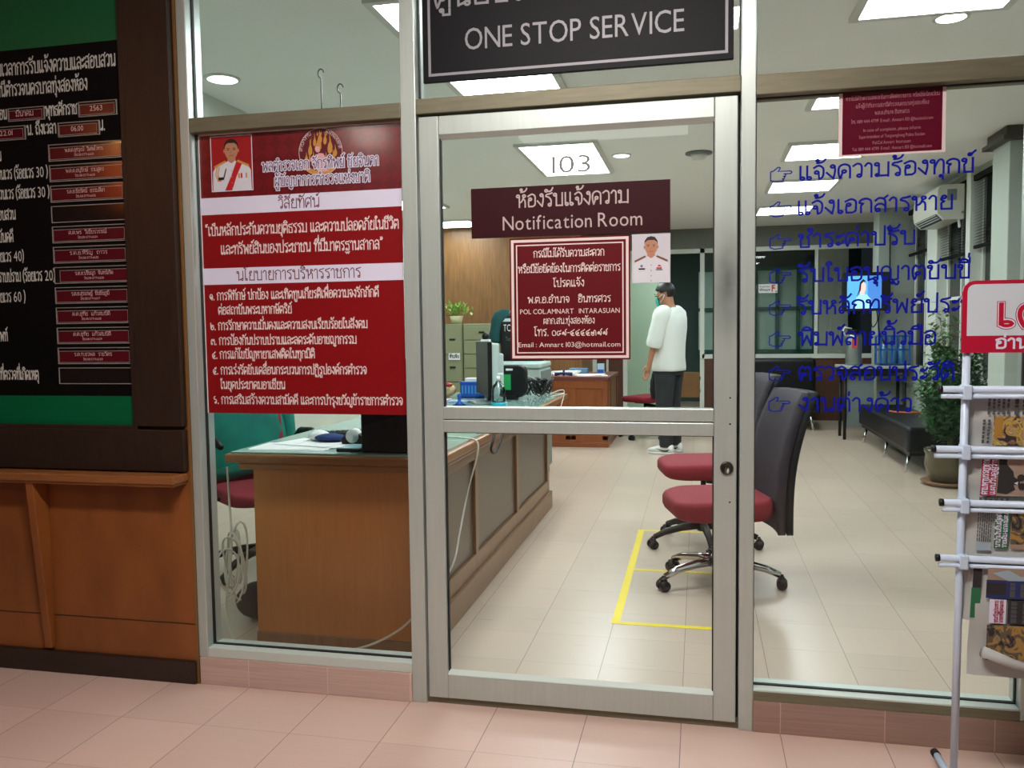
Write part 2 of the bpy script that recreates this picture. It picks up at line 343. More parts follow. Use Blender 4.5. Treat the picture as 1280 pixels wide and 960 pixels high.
def ribbon(mb, pts, closed, wd, P):
    n = len(pts); L = []; Rr = []
    if not closed and n > 1:      # extend ends by half a stroke
        def ext(a, b):
            dx, dy = a[0]-b[0], a[1]-b[1]; l = math.hypot(dx, dy) or 1; return (a[0]+dx/l*wd*.4, a[1]+dy/l*wd*.4)
        pts = [ext(pts[0], pts[1])]+list(pts[1:-1])+[ext(pts[-1], pts[-2])]
    for i in range(n):
        a = pts[i-1] if (i > 0 or closed) else pts[i]; b = pts[(i+1) % n] if (i < n-1 or closed) else pts[i]; p = pts[i]
        d1 = (p[0]-a[0], p[1]-a[1]); d2 = (b[0]-p[0], b[1]-p[1])
        l1 = math.hypot(*d1); l2 = math.hypot(*d2)
        if l1 < 1e-9: d1, l1 = d2, l2
        if l2 < 1e-9: d2, l2 = d1, l1
        if l1 < 1e-9: d1 = d2 = (1, 0); l1 = l2 = 1
        n1 = (-d1[1]/l1, d1[0]/l1); n2 = (-d2[1]/l2, d2[0]/l2)
        m = (n1[0]+n2[0], n1[1]+n2[1]); ml = math.hypot(*m)
        if ml < .5: m = n1; k = 1
        else: m = (m[0]/ml, m[1]/ml); k = min(1.6, 1/max(.3, m[0]*n1[0]+m[1]*n1[1]))
        L.append((p[0]+m[0]*k*wd/2, p[1]+m[1]*k*wd/2)); Rr.append((p[0]-m[0]*k*wd/2, p[1]-m[1]*k*wd/2))
    vs = [P(*q) for q in L]+[P(*q) for q in Rr]
    fs = [(i, n+i, n+(i+1) % n, (i+1) % n) for i in range(n if closed else n-1)]
    mb.add(vs, fs)
def write(mb, s, h, x0=None, x1=None, xc=None, z=0., y=0., wt=.11, P=None, maxw=None, sx=1., lift=(0, -1, 0)):
    """letter s on the plane y (or through map P(u,v)), Thai letter height h, baseline z, fitted to x0..x1 or centred on xc"""
    st, ms, w = layout(s)
    P = P or (lambda u, v: (u, y, v))
    if x0 is not None and x1 is not None: kx = (x1-x0)/w; ox = x0
    else:
        kx = h*sx
        if maxw and kx*w > maxw: kx = maxw/w
        ox = (xc-kx*w/2) if xc is not None else (x0 if x0 is not None else x1-kx*w)
    P0 = P
    for i, (pts, cl) in enumerate(st):      # strokes that cross lie a hair above one another
        P = (lambda u, v, k=4e-5*(i % 8): tuple(a+b*k for a, b in zip(P0(u, v), lift)))
        q = [(ox+a*kx, z+b*h) for a, b in pts]
        if cl and wt >= .21:       # a heavy outline closes the small loops: fill them as discs
            cx, cy = sum(p[0] for p in q)/len(q), sum(p[1] for p in q)/len(q); rx = max(abs(p[0]-cx) for p in q)+wt*h/2; ry = max(abs(p[1]-cy) for p in q)+wt*h/2
            mb.poly([P(cx+rx*math.cos(2*math.pi*k/12), cy+ry*math.sin(2*math.pi*k/12)) for k in range(12)])
        else: ribbon(mb, q, cl, (min(wt, .15) if cl else wt)*h, P)
    for vs, fs in ms: mb.add([P0(ox+a*kx, z+b*h) for a, b in vs], fs)
    return kx*w
# ------------------------------------------------------------------ shared materials
M = {}
M['tile_out'] = tile_mat('corridor_tile', (206, 177, 165), .3175, -.055, -.305, .38, (120, 100, 92), .05)
M['tile_in'] = tile_mat('room_tile', (196, 178, 161), .3175, -.055, .4425, .28, (128, 114, 102), .018)
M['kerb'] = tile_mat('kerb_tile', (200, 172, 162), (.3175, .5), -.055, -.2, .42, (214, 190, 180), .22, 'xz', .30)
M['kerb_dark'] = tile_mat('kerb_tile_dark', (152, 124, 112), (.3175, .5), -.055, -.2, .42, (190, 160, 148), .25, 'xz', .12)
M['sill'] = mat('pale_lit_aluminium', (196, 206, 200), .4, .1)  # paler than the frames: light on sills and beads put into the colour
M['alu'] = mat('aluminium', (186, 196, 192), .36, .45, .5, vary=.035, vscale=3, stretch=(30, 30, 1.2))
M['alu2'] = mat('aluminium_dull', (116, 112, 92), .5, .3, .5, vary=.14, vscale=4, stretch=(2, 20, 20))
M['gasket'] = mat('black_gasket', (18, 18, 18), .6)
M['gap'] = M['gasket']
M['glass'] = glass('window_glass', (.966, .976, .970), 1.5, 0, .55)
M['wood_panel'] = mat('orange_brown_panel', (132, 76, 34), .42, vary=.20, vscale=3, stretch=(2.5, 2.5, 1), bump=.08, bscale=60)
M['wood_ledge'] = mat('ledge_wood', (140, 88, 48), .38, vary=.18, vscale=8, stretch=(1, 12, 12))
M['wood_frame'] = mat('dark_frame_wood', (44, 30, 22), .4, vary=.22, vscale=5, stretch=(10, 10, 1.2))
M['wood_dark'] = mat('dark_skirting', (42, 28, 22), .35, vary=.15, vscale=5, stretch=(1, 8, 8))
M['strip'] = mat('brown_edge_strip', (120, 88, 50), .45, vary=.1, vscale=6)
M['wall'] = mat('painted_wall', (214, 220, 212), .7, vary=.03, vscale=2)
M['wall_in'] = mat('pale_green_wall', (206, 216, 204), .7, vary=.03, vscale=2)
M['ceil'] = mat('ceiling_paint', (246, 249, 249), .8, vary=.02, vscale=2)
M['outwall'] = mat('corridor_ceiling', (190, 188, 184), .85)
M['white_alu'] = mat('white_painted_metal', (212, 218, 210), .4)
M['col'] = mat('dimmed_wall_paint', (168, 178, 168), .7)  # wall colour darkened to stand for the dimmer light on the right side
M['part_wood'] = mat('partition_wood', (86, 52, 36), .4, vary=.2, vscale=6, stretch=(8, 8, 1.2))
M['wall_wood'] = mat('wood_wall', (126, 88, 50), .4, vary=.22, vscale=6, stretch=(9, 9, .8))
M['night'] = mat('night_glass', (8, 13, 12), .1, spec=.25)
M['blind'] = mat('black_blind', (6, 6, 6), .7, spec=.1)
M['green_frame'] = mat('teal_green_frame', (14, 88, 74), .45)
M['green_pane'] = mat('pale_green_pane', (176, 208, 194), .5, vary=.06, vscale=3)
M['dark_teal'] = mat('dark_teal_wall', (52, 78, 70), .6)
M['black'] = mat('black_plastic', (11, 11, 12), .45, spec=.35)
M['black_soft'] = mat('black_fabric', (17, 16, 18), .85)
M['white'] = mat('white_plastic', (226, 228, 226), .45)
M['lamp'] = mat('lamp_diffuser', (255, 255, 255), .5, emit=(242, 254, 255), estr=18.5)
M['downlamp'] = mat('downlight_lens', (255, 255, 255), .5, emit=(248, 255, 252), estr=12.0)
M['tube'] = mat('fill_panel_glow', (255, 255, 255), .5, emit=(255, 248, 240), estr=78.0)  # glow of the added corridor panel
M['warm'] = mat('warm_bulb', (255, 240, 220), .5, emit=(255, 176, 92), estr=130.0)
M['trim'] = mat('light_trim', (214, 216, 212), .4)

# ------------------------------------------------------------------ setting
XL, XR, YB, CEIL, OC = -3.7, 2.4, 12.6, 2.7, 2.95
mb = MB(); mb.box(-4.6, 3.2, -11.0, .05, -.1, 0).M(1).box(-4.6, 3.2, .05, YB+.1, -.1, 0)
struct(mb.build('floor', [M['tile_out'], M['tile_in']]))
mb = MB(); mb.box(XL-.1, XR+.3, .1, YB+.1, CEIL, CEIL+.1)
struct(mb.build('ceiling', M['ceil']))
mb = MB(); mb.box(-4.6, 3.2, -11.0, .1, OC, OC+.1)
struct(mb.build('ceiling', M['outwall']))
mb = MB(); mb.box(-4.6, 3.2, 0, .1, CEIL-.02, OC); struct(mb.build('wall_front', M['wall']))
mb = MB(); mb.box(XL-.1, XL, .1, YB, 0, CEIL); struct(mb.build('wall_side', M['wall_in']))
mb = MB(); mb.box(XL, XR+.3, YB, YB+.1, 0, CEIL); struct(mb.build('wall_back', M['dark_teal']))
mb = MB(); mb.box(-3.08, -2.76, .1, 3.4, 2.42, CEIL); struct(mb.build('ceiling_beam', M['wall']))

# left wall: orange-brown panelling, skirting, edge strip
wl = sempty('wall_left', (-3, 0, 0))
mb = MB(); mb.box(-4.6, -1.858, 0, .1, .085, CEIL-.02); mb.build('panel', M['wood_panel'], wl)
mb = MB(); mb.box(-4.6, -1.858, -.0015, 0, .2275, .2305); mb.build('seam', M['wood_dark'], wl)
mb = MB(); mb.box(-1.858, -1.849, -.004, .1, .0, CEIL-.02); mb.build('edge_strip', M['strip'], wl)
mb = MB(); mb.box(-4.6, -1.858, -.016, .1, 0, .088, .003); struct(mb.build('baseboard_left', M['wood_dark']))
mb = MB(); mb.box(XL, -1.858, .1, .13, 0, CEIL); struct(mb.build('wall_inner', M['wall_in']))

def frame_boxes(name, boxes, m=None, parent=None, bev=.003):
    mb = MB()
    for b in boxes: mb.box(*b, bev)
    return mb.build(name, m or M['alu'], parent)
# aluminium posts
for nm, x0, x1, zb in (('trim_1', -1.849, -1.812, .105), ('trim_2', -1.0, -.945, 0), ('trim_3', .130, .176, 0), ('trim_4', .968, 1.01, .105)):
    z0 = zb
    o = frame_boxes(nm, [(x0, x1, 0, .1, z0, CEIL-.01)]); struct(o)
# kerbs of striped wall tile under the fixed windows
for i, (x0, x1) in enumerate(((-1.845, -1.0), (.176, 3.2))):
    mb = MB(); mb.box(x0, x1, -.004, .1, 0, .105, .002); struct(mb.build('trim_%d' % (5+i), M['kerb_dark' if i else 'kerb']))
struct(MB().box(1.01, 3.2, .0, .1, .105, CEIL-.02).build('wall_right', M['wall']))
GY = .046
def window(n, x0, x1, z0, z1, sill=None, head=None):
    w = sempty('window_%d' % n, ((x0+x1)/2, GY, z0))
    if sill: frame_boxes('sill', [(x0, x1, 0, .1, sill[0], sill[1])], M['sill'], w)
    if head: frame_boxes('transom_bar', [(x0, x1, 0, .1, head[0], head[1])], M['alu2'], w)
    g = MB()
    for a in ((x0, x1, GY-.007, GY+.007, z0-.004, z0+.004), (x0, x0+.004, GY-.007, GY+.007, z0, z1), (x1-.004, x1, GY-.007, GY+.007, z0, z1), (x0, x1, GY-.007, GY+.007, z1-.004, z1+.004)): g.box(*a)
    g.build('gasket', M['gasket'], w)
    MB().box(x0+.002, x1-.002, GY-.003, GY+.003, z0, z1).build('pane', M['glass'], w)
    return w
window(1, -1.812, -1.0, .142, 2.058, (.105, .142), (2.058, 2.110))
window(2, -1.812, -1.0, 2.110, 2.68)
window(3, -.945, .130, 2.118, 2.68, None, (2.066, 2.118))
w4 = window(4, .176, .968, .142, 2.052, (.105, .142), (2.052, 2.114)); MB().box(.177, .967, -.002, .0, .106, .136).build('sill_face', M['alu2'], w4)
window(5, .176, .968, 2.114, 2.68)
# the door leaf
D = sempty('door_1', (-.4, .02, 0))
frame_boxes('stile', [(-.936, -.866, 0, .045, .024, 2.056)], None, D)
wm = M['alu'].copy(); wm.name = 'worn_aluminium'; nt = wm.node_tree; L_ = nt.links.new; bs = nt.nodes['Principled BSDF']; src = bs.inputs['Base Color'].links[0].from_socket
tc = nt.nodes.new('ShaderNodeTexCoord'); mp = nt.nodes.new('ShaderNodeMapping'); mp.inputs['Location'].default_value = (-.49*14, 0, -1.47*4.2); mp.inputs['Scale'].default_value = (14, 0, 4.2)
gr = nt.nodes.new('ShaderNodeTexGradient'); gr.gradient_type = 'SPHERICAL'; L_(tc.outputs['Object'], mp.inputs[0]); L_(mp.outputs[0], gr.inputs[0])
nz = nt.nodes.new('ShaderNodeTexNoise'); nz.inputs['Scale'].default_value = 9; L_(tc.outputs['Object'], nz.inputs['Vector'])
mu = nt.nodes.new('ShaderNodeMath'); mu.operation = 'MULTIPLY'; L_(gr.outputs['Fac'], mu.inputs[0]); L_(nz.outputs['Fac'], mu.inputs[1])
mx = nt.nodes.new('ShaderNodeMix'); mx.data_type = 'RGBA'; L_(mu.outputs[0], mx.inputs['Factor']); L_(src, mx.inputs['A']); mx.inputs['B'].default_value = (.012, .011, .011, 1); L_(mx.outputs['Result'], bs.inputs['Base Color'])
frame_boxes('stile', [(.049, .121, 0, .045, .024, 2.056)], wm, D)
frame_boxes('top_rail', [(-.866, .049, .001, .044, 1.992, 2.056)], None, D)
frame_boxes('bottom_rail', [(-.866, .049, .001, .044, .024, .110)], None, D)
frame_boxes('middle_rail', [(-.866, .049, -.001, .044, 1.021, 1.064), (-.866, .049, -.004, .044, .975, 1.018)], None, D)
mb = MB()
for x0, x1, z0, z1 in ((-.866, .049, .110, .975), (-.866, .049, 1.064, 1.992)):
    mb.box(x0, x0+.004, .014, .03, z0, z1); mb.box(x1-.004, x1, .014, .03, z0, z1); mb.box(x0, x1, .016, .03, z1-.004, z1)
mb.build('gasket', M['gasket'], D)
mb = MB()   # sloped glazing beads, paler metal stands in for light from inside
mb.prism([(-.866, .002, .110), (-.866, .020, .110), (-.866, .020, .124)], (.915, 0, 0)); mb.prism([(-.866, .002, 1.992), (-.866, .020, 1.978), (-.866, .020, 1.992)], (.915, 0, 0))
mb.build('glazing_bead', M['sill'], D)
MB().box(-.864, .047, .020, .026, .108, .977).build('pane', M['glass'], D)
MB().box(-.864, .047, .020, .026, 1.062, 1.994).build('pane', M['glass'], D)
lk = MB(); lk.S(); lk.lathe([(.0, 0), (.021, 0), (.021, .006), (.016, .009), (.015, .006), (.0, .006)], (0, 0, 0), 24); lk.xf(Matrix.Translation((.090, 0, .872)) @ Matrix.Rotation(R(90), 4, 'X'))
lko = lk.build('lock', mat('lock_metal', (70, 68, 64), .35, .8), D)
MB().box(.0885, .0915, -.0075, -.004, .866, .879).build('keyhole', M['black'], lko)
mb = MB()
for z in (1.10, 1.015, .86-.1): mb.cyl((.10, -.0012, z), (.10, .001, z), .003, 8)
mb.build('screw', M['black'], D)
struct(MB().box(-.945, .130, .012, .05, 0, .022, .002).build('trim_7', M['alu2']))     # threshold
struct(MB().box(-.945, .130, .046, .1, 2.056, 2.066).box(-.945, -.938, .046, .1, .02, 2.06).box(.123, .130, .046, .1, .02, 2.06).build('trim_8', M['gasket']))

# ------------------------------------------------------------------ right wall of the room: posts, windows, ledges
wr = sempty('wall_side', (XR, 6, 0)); wr['kind'] = 'structure'
mb = MB(); mb.box(XR, XR+.12, .1, YB, 0, .82).box(XR, XR+.12, .1, YB, 2.62, CEIL)
mb.build('masonry', M['col'], wr)
wn = 6
for (y0, y1) in ((.3, 3.8), (4.15, 5.40), (5.52, 6.45), (6.82, 7.75), (8.05, 9.35)):
    w = sempty('window_%d' % wn, (XR+.05, (y0+y1)/2, .82)); wn += 1
    MB().box(XR+.05, XR+.056, y0, y1, .82, 2.62).build('pane', M['night'], w)
    f = MB()
    for yy in (y0, (y0+y1)/2-.02, y1-.04): f.box(XR+.03, XR+.07, yy, yy+.04, .82, 2.62)
    f.box(XR+.03, XR+.07, y0, y1, .82, .86).box(XR+.03, XR+.07, y0, y1, 1.56, 1.59)
    f.build('window_frame', M['white_alu'], w)
for nm, y0, y1, x0 in (('column', 3.80, 4.15, 2.12), ('column', 7.98, 8.3, 2.08), ('pillar', 5.40, 5.52, 2.33), ('pillar', 6.45, 6.82, 2.33), ('pillar', 9.35, 9.5, 2.3)):
    mb = MB(); mb.box(x0, XR+.1, y0, y1, 0, CEIL, .006)
    struct(mb.build(nm, M['col'] if nm == 'column' else M['white_alu']))
mb = MB(); mb.box(2.06, XR, 3.74, 4.2, 2.60, 2.63).box(2.09, XR, 3.77, 4.18, 2.63, CEIL); struct(mb.build('cornice', mat('cornice_dark', (66, 64, 56), .6)))
# ------------------------------------------------------------------ glazed partition across the back of the room
YP = 9.4
pt = sempty('partition', (0, YP, 0))
mb = MB()
for x0, x1 in ((-1.50, -1.44), (-1.30, -1.27), (-1.06, -1.0), (.02, .08), (.70, .74), (2.33, 2.4)): mb.box(x0, x1, YP, YP+.06, 0, 2.42)
mb.box(-1.50, 2.4, YP, YP+.06, 2.36, 2.42).box(.05, 2.4, YP, YP+.06, .88, .94).box(-1.5, -1.0, YP, YP+.06, .88, .92).box(1.55, 1.59, YP, YP+.06, .94, 2.36)
mb.build('partition_frame', M['white_alu'], pt)
MB().box(.08, 2.33, YP+.02, YP+.04, .02, .88).box(-1.44, -1.06, YP+.02, YP+.04, .02, .88).build('wood_panel', M['part_wood'], pt)
pg = MB(); pg.box(.08, 2.33, YP+.027, YP+.033, .94, 2.36).box(-1.44, -1.06, YP+.027, YP+.033, .92, 2.36); pg.build('pane', M['glass'], pt)
struct(MB().box(-1.5, 2.4, YP, YP+.08, 2.42, CEIL).build('partition_header', mat('header', (112, 116, 106), .7)))
# wooden wall at the back left
struct(MB().box(XL, -1.5, 8.25, 8.33, 0, CEIL).box(-1.58, -1.5, 8.33, YP, 0, CEIL).build('wall_wood', M['wall_wood']))
# things beyond the partition: green window wall
gw = sempty('window_11', (1.4, 12.2, 0))
MB().box(.0, 1.9, 12.22, 12.24, .9, 2.3).build('pane', M['green_pane'], gw)
mb = MB()
for x in (.62, .95, 1.3, 1.64, 1.9): mb.box(x-.03, x+.03, 12.16, 12.22, .9, 2.3)
for z in (.9, 1.62, 2.3): mb.box(.0, 1.93, 12.16, 12.22, z-.03, z+.03)
mb.build('window_frame', M['green_frame'], gw)
struct(MB().box(-1.45, -.62, 11.2, 11.25, 0, CEIL).build('wall_green', mat('mint_wall', (190, 216, 188), .7)))
struct(MB().box(1.95, 2.4, 12.0, 12.3, 0, CEIL).build('pillar', M['wall_in']))
# ------------------------------------------------------------------ signs and posters
def gx(x, y=.038): return x*(2.8+y)/2.82          # a point read off the glass plane, moved to plane y along the wall
def gz(z, y=.038): return 1.33+(z-1.33)*(2.8+y)/2.82
C_maroon = mat('maroon_print', (128, 14, 20), .35, spec=.3)
C_maroon_d = mat('dark_maroon_print', (92, 14, 24), .5, spec=.15)
C_white = mat('white_print', (214, 212, 234), .4)
C_cream = mat('cream_print', (224, 206, 206), .4)
C_ink = mat('dark_red_ink', (92, 20, 34), .4)
C_gold = mat('gold_print', (192, 138, 66), .35)
C_skin = mat('printed_skin', (176, 124, 96), .45)
C_hair = mat('printed_hair', (28, 24, 26), .45)
C_unif = mat('printed_white_uniform', (206, 206, 216), .45)
C_red = mat('printed_red', (180, 24, 40), .4)
C_blue = mat('printed_blue_grey', (186, 186, 200), .45)
C_rose = mat('printed_rose', (214, 160, 168), .45)
C_grey = mat('printed_grey', (120, 116, 130), .45)

def rect(mb, x0, x1, z0, z1, y, m=0): mb.M(m).poly([(x0, y, z0), (x1, y, z0), (x1, y, z1), (x0, y, z1)])
def fr(mb, x0, x1, z0, z1, w, y, m=0):
    for a in ((x0, x1, z1-w, z1), (x0, x1, z0, z0+w), (x0, x0+w, z0+w, z1-w), (x1-w, x1, z0+w, z1-w)): rect(mb, *a, y, m)
def ell(mb, cx, cz, rx, rz, y, m=0, n=18, a0=0, a1=360):
    mb.M(m).poly([(cx+rx*math.cos(R(a0+(a1-a0)*k/n)), y, cz+rz*math.sin(R(a0+(a1-a0)*k/n))) for k in range(n + (0 if a1-a0 >= 360 else 1))])

def portrait(parent, x0, x1, z0, z1, y, bg, sash, name='portrait', label=None):
    """printed head-and-shoulders picture of an officer in a white dress uniform"""
    W, H = x1-x0, z1-z0
    u = lambda a: x0+a*W
    v = lambda b: z0+b*H
    mb = MB(); e = .0002
    mats = [bg, C_unif, C_skin, C_hair, C_red, C_gold if sash else mat('shoulder_board_brown', (120, 78, 58), .4), C_white, C_grey]
    rect(mb, x0, x1, z0, z1, y, 0)
    P = lambda m, pts, k: mb.M(m).poly([(u(a), y-e*k, v(b)) for a, b in pts])
    P(1, [(.02, 0), (.03, .36), (.1, .44), (.36, .54), (.5, .50), (.64, .54), (.92, .44), (.97, .36), (.98, 0)], 1)
    P(2, [(.40, .50), (.40, .66), (.60, .66), (.60, .50), (.5, .46)], 2)
    mb.M(2).poly([(u(.5+.165*math.cos(t)*(1 if math.sin(t) > 0 else 1-.18*math.sin(t)**2)), y-e*3, v(.735+.185*math.sin(t))) for t in [2*math.pi*k/22 for k in range(22)]])
    for s in (-1, 1): ell(mb, u(.5+s*.175), v(.73), .022*W, .035*H, y-e*2.5, 2, 10)
    P(3, [(.325, .76), (.33, .86), (.40, .935), (.5, .955), (.60, .935), (.67, .86), (.675, .76), (.645, .84), (.58, .875), (.42, .875), (.355, .84)], 4)
    for s in (-1, 1):
        rect(mb, u(.5+s*.075-.038), u(.5+s*.075+.038), v(.772), v(.782), y-e*4, 3); ell(mb, u(.5+s*.075), v(.75), .025*W, .008*H, y-e*4, 3, 8)
    P(7, [(.485, .70), (.5, .735), (.515, .70)], 4.5); rect(mb, u(.44), u(.56), v(.638), v(.648), y-e*4, 4)
    P(1, [(.38, .50), (.5, .44), (.62, .50), (.60, .55), (.5, .50), (.40, .55)], 5)
    for s in (-1, 1): P(5, [(.5+s*.13, .53), (.5+s*.16, .56), (.5+s*.44, .46), (.5+s*.43, .42)], 5)
    for b in (.36, .25, .14, .04): ell(mb, u(.5), v(b), .014*W, .011*H, y-e*6, 5, 8)
    if sash:
        P(4, [(.62, .53), (.76, .48), (.62, .26), (.50, 0), (.32, 0), (.48, .26)], 5.5)
        mb.M(5)
        for dx in (0, .05):
            ribbon(mb, [(u(.14+dx), v(.44)), (u(.10+dx), v(.30)), (u(.16+dx), v(.18)), (u(.30), v(.24)), (u(.36), v(.40))], False, .025*W, lambda a, b: (a, y-e*6, b))
        for k in range(4): rect(mb, u(.66+.06*k), u(.70+.06*k), v(.22), v(.31), y-e*6, (5, 4, 6, 5)[k]); ell(mb, u(.68+.06*k), v(.19), .02*W, .018*H, y-e*6, 6, 8)
        rect(mb, u(.16), u(.30), v(.20), v(.25), y-e*6.5, 3)
    else:
        rect(mb, u(.17), u(.34), v(.27), v(.30), y-e*6, 3); rect(mb, u(.62), u(.80), v(.25), v(.275), y-e*6, 7); rect(mb, u(.64), u(.78), v(.285), v(.31), y-e*6, 4)
        ell(mb, u(.25), v(.345), .035*W, .03*H, y-e*6, 7, 8); P(4, [(.66, .33), (.71, .37), (.78, .33)], 6)
    o = mb.build(name, mats, parent)
    if label: o['label'] = label
    return o

# --- large red policy poster in the left window
Y = .040
PX0, PX1, PZ0, PZ1 = gx(-1.789), gx(-1.008), gz(1.032), gz(2.053)
po = thing('policy_poster', 'large red Thai policy poster with emblem and white bands in the left window', 'poster', ((PX0+PX1)/2, Y, PZ0))
hd = mat('poster_header', (104, 16, 24), .25, coat=.6)
nt = hd.node_tree     # faint printed lattice in the poster's header
tc = nt.nodes.new('ShaderNodeTexCoord'); mp = nt.nodes.new('ShaderNodeMapping'); mp.inputs['Rotation'].default_value = (0, R(45), 0)
mp.inputs['Scale'].default_value = (26, 26, 26); ck = nt.nodes.new('ShaderNodeTexChecker'); ck.inputs['Scale'].default_value = 1
ck.inputs['Color1'].default_value = (*lin((108, 17, 25)), 1); ck.inputs['Color2'].default_value = (*lin((97, 15, 23)), 1)
nt.links.new(tc.outputs['Object'], mp.inputs[0]); nt.links.new(mp.outputs[0], ck.inputs['Vector']); nt.links.new(ck.outputs['Color'], nt.nodes['Principled BSDF'].inputs['Base Color'])
B1, B2 = (gz(1.762), gz(1.823)), (gz(1.507), gz(1.567))
mb = MB(); mb.box(PX0, PX1, Y-.0010, Y, PZ0, B1[0]); mb.M(1).box(PX0, PX1, Y-.0010, Y, B1[0], PZ1)
mb.M(2).box(PX0, PX1, Y-.0014, Y-.0009, PZ1-.006, PZ1).box(PX0, PX0+.004, Y-.0014, Y-.0009, PZ0, PZ1)
mb.build('sheet', [C_maroon, hd, C_cream], po)
mb = MB()
for a, b in (B1, B2): MB().box(PX0, PX1, Y-.0018, Y-.001, a, b).build('white_band', C_white, po)
mb = MB(); YT = Y-.0022
h = .031
write(mb, 'วิสัยทัศน์', .034, gx(-1.477), gx(-1.315), z=gz(1.773), y=YT, wt=.10)
mb.build('heading_lettering', C_ink, po); mb = MB()
write(mb, 'นโยบายการบริหารราชการ', .034, gx(-1.651), gx(-1.164), z=gz(1.520), y=YT, wt=.10)
mb.build('heading_lettering', C_ink, po)
mb = MB()
for s, a, b, z in (('“เป็นหลักประกันความยุติธรรม และความปลอดภัยในชีวิต', -1.772, -1.020, 1.686), ('และทรัพย์สินของประชาชน ที่มีมาตรฐานสากล”', -1.712, -1.081, 1.617)):
    write(mb, s, .032, gx(a), gx(b), z=gz(z), y=YT, wt=.12)
for s, a, b, z in (('๑. การพิทักษ์ ปกป้อง และเทิดทูนเกียรติเพื่อความจงรักภักดี', -1.765, -1.100, 1.451), ('ต่อสถาบันพระมหากษัตริย์', -1.731, -1.435, 1.398),
                   ('๒. การรักษาความมั่นคงและความสงบเรียบร้อยในสังคม', -1.766, -1.145, 1.341), ('๓. การป้องกันปราบปรามและลดระดับอาชญากรรม', -1.765, -1.188, 1.286),
                   ('๔. การแก้ไขปัญหายาเสพติดในทุกมิติ', -1.763, -1.350, 1.235), ('๕. การเร่งรัดขับเคลื่อนกระบวนการปฏิรูปองค์กรตำรวจ', -1.762, -1.152, 1.177),
                   ('ในยุคประชาคมอาเซียน', -1.732, -1.470, 1.123), ('๖. การเสริมสร้างความสามัคคี และการบำรุงขวัญข้าราชการตำรวจ', -1.763, -1.019, 1.067)):
    write(mb, s, .027, gx(a), gx(b), z=gz(z), y=YT, wt=.13)
mb.build('body_lettering', C_cream, po)
# emblem: ring, ring lettering, flames, kneeling figure
ex, ez, er = gx(-1.308), gz(1.965), .083
em = MB(); mats = [C_ink, C_gold, C_rose, C_cream, C_grey]
ell(em, ex, ez, er, er, Y-.0014, 0, 32)
em.M(3); ribbon(em, [(ex+er*math.cos(R(a)), ez+er*math.sin(R(a))) for a in range(0, 360, 10)], True, .0016, lambda a, b: (a, Y-.0016, b))
em.M(1); ribbon(em, [(ex+(er-.008)*math.cos(R(a)), ez+(er-.008)*math.sin(R(a))) for a in range(205, 336, 8)], False, .015, lambda a, b: (a, Y-.0017, b))
fl_n = [0]
def flame(cx, cz, w, hh):
    fl_n[0] += 1
    pts = [(0, 0), (.5, .12), (.62, .36), (.34, .58), (.16, .78), (.06, 1.), (-.04, .8), (-.02, .6), (-.34, .46), (-.5, .26), (-.4, .08)]
    em.M(1).poly([(cx+a*w*.62, Y-.0018-1.2e-5*fl_n[0], cz+b*hh) for a, b in pts])
for dx, dz, w, hh in ((-.055, -.03, .016, .034), (-.040, -.012, .024, .062), (-.022, .02, .018, .05), (-.002, .028, .026, .052), (.018, .024, .02, .05), (.036, -.01, .028, .075), (.056, -.02, .020, .045), (-.028, -.045, .03, .05), (.02, -.05, .03, .05), (.047, -.04, .02, .05), (.004, .058, .008, .016), (-.01, .056, .008, .018), (.024, .055, .008, .016)):
    flame(ex+dx, ez+dz, w, hh)
def pol(m, pts, k): em.M(m).poly([(ex+a, Y-.0020-.0001*k, ez+b) for a, b in pts])
pol(2, [(-.022, -.055), (-.030, -.030), (-.022, -.014), (-.006, -.004), (.010, -.006), (.020, -.020), (.018, -.045), (.03, -.07), (-.01, -.07)], 1)
ell(em, ex-.010, ez+.012, .011, .014, Y-.00215, 2, 12)
pol(1, [(-.018, .020), (-.006, .052), (.004, .030), (.004, .012), (-.004, .004), (-.002, .018)], 2)
pol(1, [(-.045, -.028), (-.040, .03), (-.032, .058), (-.036, .03), (-.040, -.028)], 2)
pol(2, [(-.022, -.02), (-.044, -.034), (-.046, -.026), (-.026, -.010)], 2)
def ring_text(s, a0, a1):
    st, ms, w = layout(s); rr = er-.013; hh = .0095
    for pts, cl in st:
        P2 = [((rr+b*hh)*math.cos(R(a0+(a1-a0)*a/w)), (rr+b*hh)*math.sin(R(a0+(a1-a0)*a/w))) for a, b in pts]
        ribbon(em, [(ex+a, ez+b) for a, b in P2], cl, .0012, lambda a, b: (a, Y-.0021, b))
em.M(3); ring_text('สำนักงาน', 176, 118); ring_text('ตำรวจแห่งชาติ', 72, 6)
em.build('emblem', mats, po)
for nm, m, wt, dy in (('name_outline', C_white, .30, .0026), ('name_lettering', mat('violet_ink', (78, 30, 60), .4), .095, .0030)):
    mb = MB()
    write(mb, 'พลตำรวจเอก จักรทิพย์ ชัยจินดา', .031, gx(-1.535), gx(-1.089), z=gz(1.908), y=Y-dy, wt=wt)
    write(mb, 'ผู้บัญชาการตำรวจแห่งชาติ', .031, gx(-1.490), gx(-1.123), z=gz(1.853), y=Y-dy, wt=wt)
    mb.build(nm, m, po)
mb = MB(); fr(mb, gx(-1.740), gx(-1.573), gz(1.844), gz(2.043), .003, Y-.0016); mb.build('picture_border', C_white, po)
portrait(po, gx(-1.737), gx(-1.576), gz(1.847), gz(2.040), Y-.0015, mat('picture_backdrop_red', (150, 20, 26), .4), True, label='portrait of an officer in white uniform with red sash')

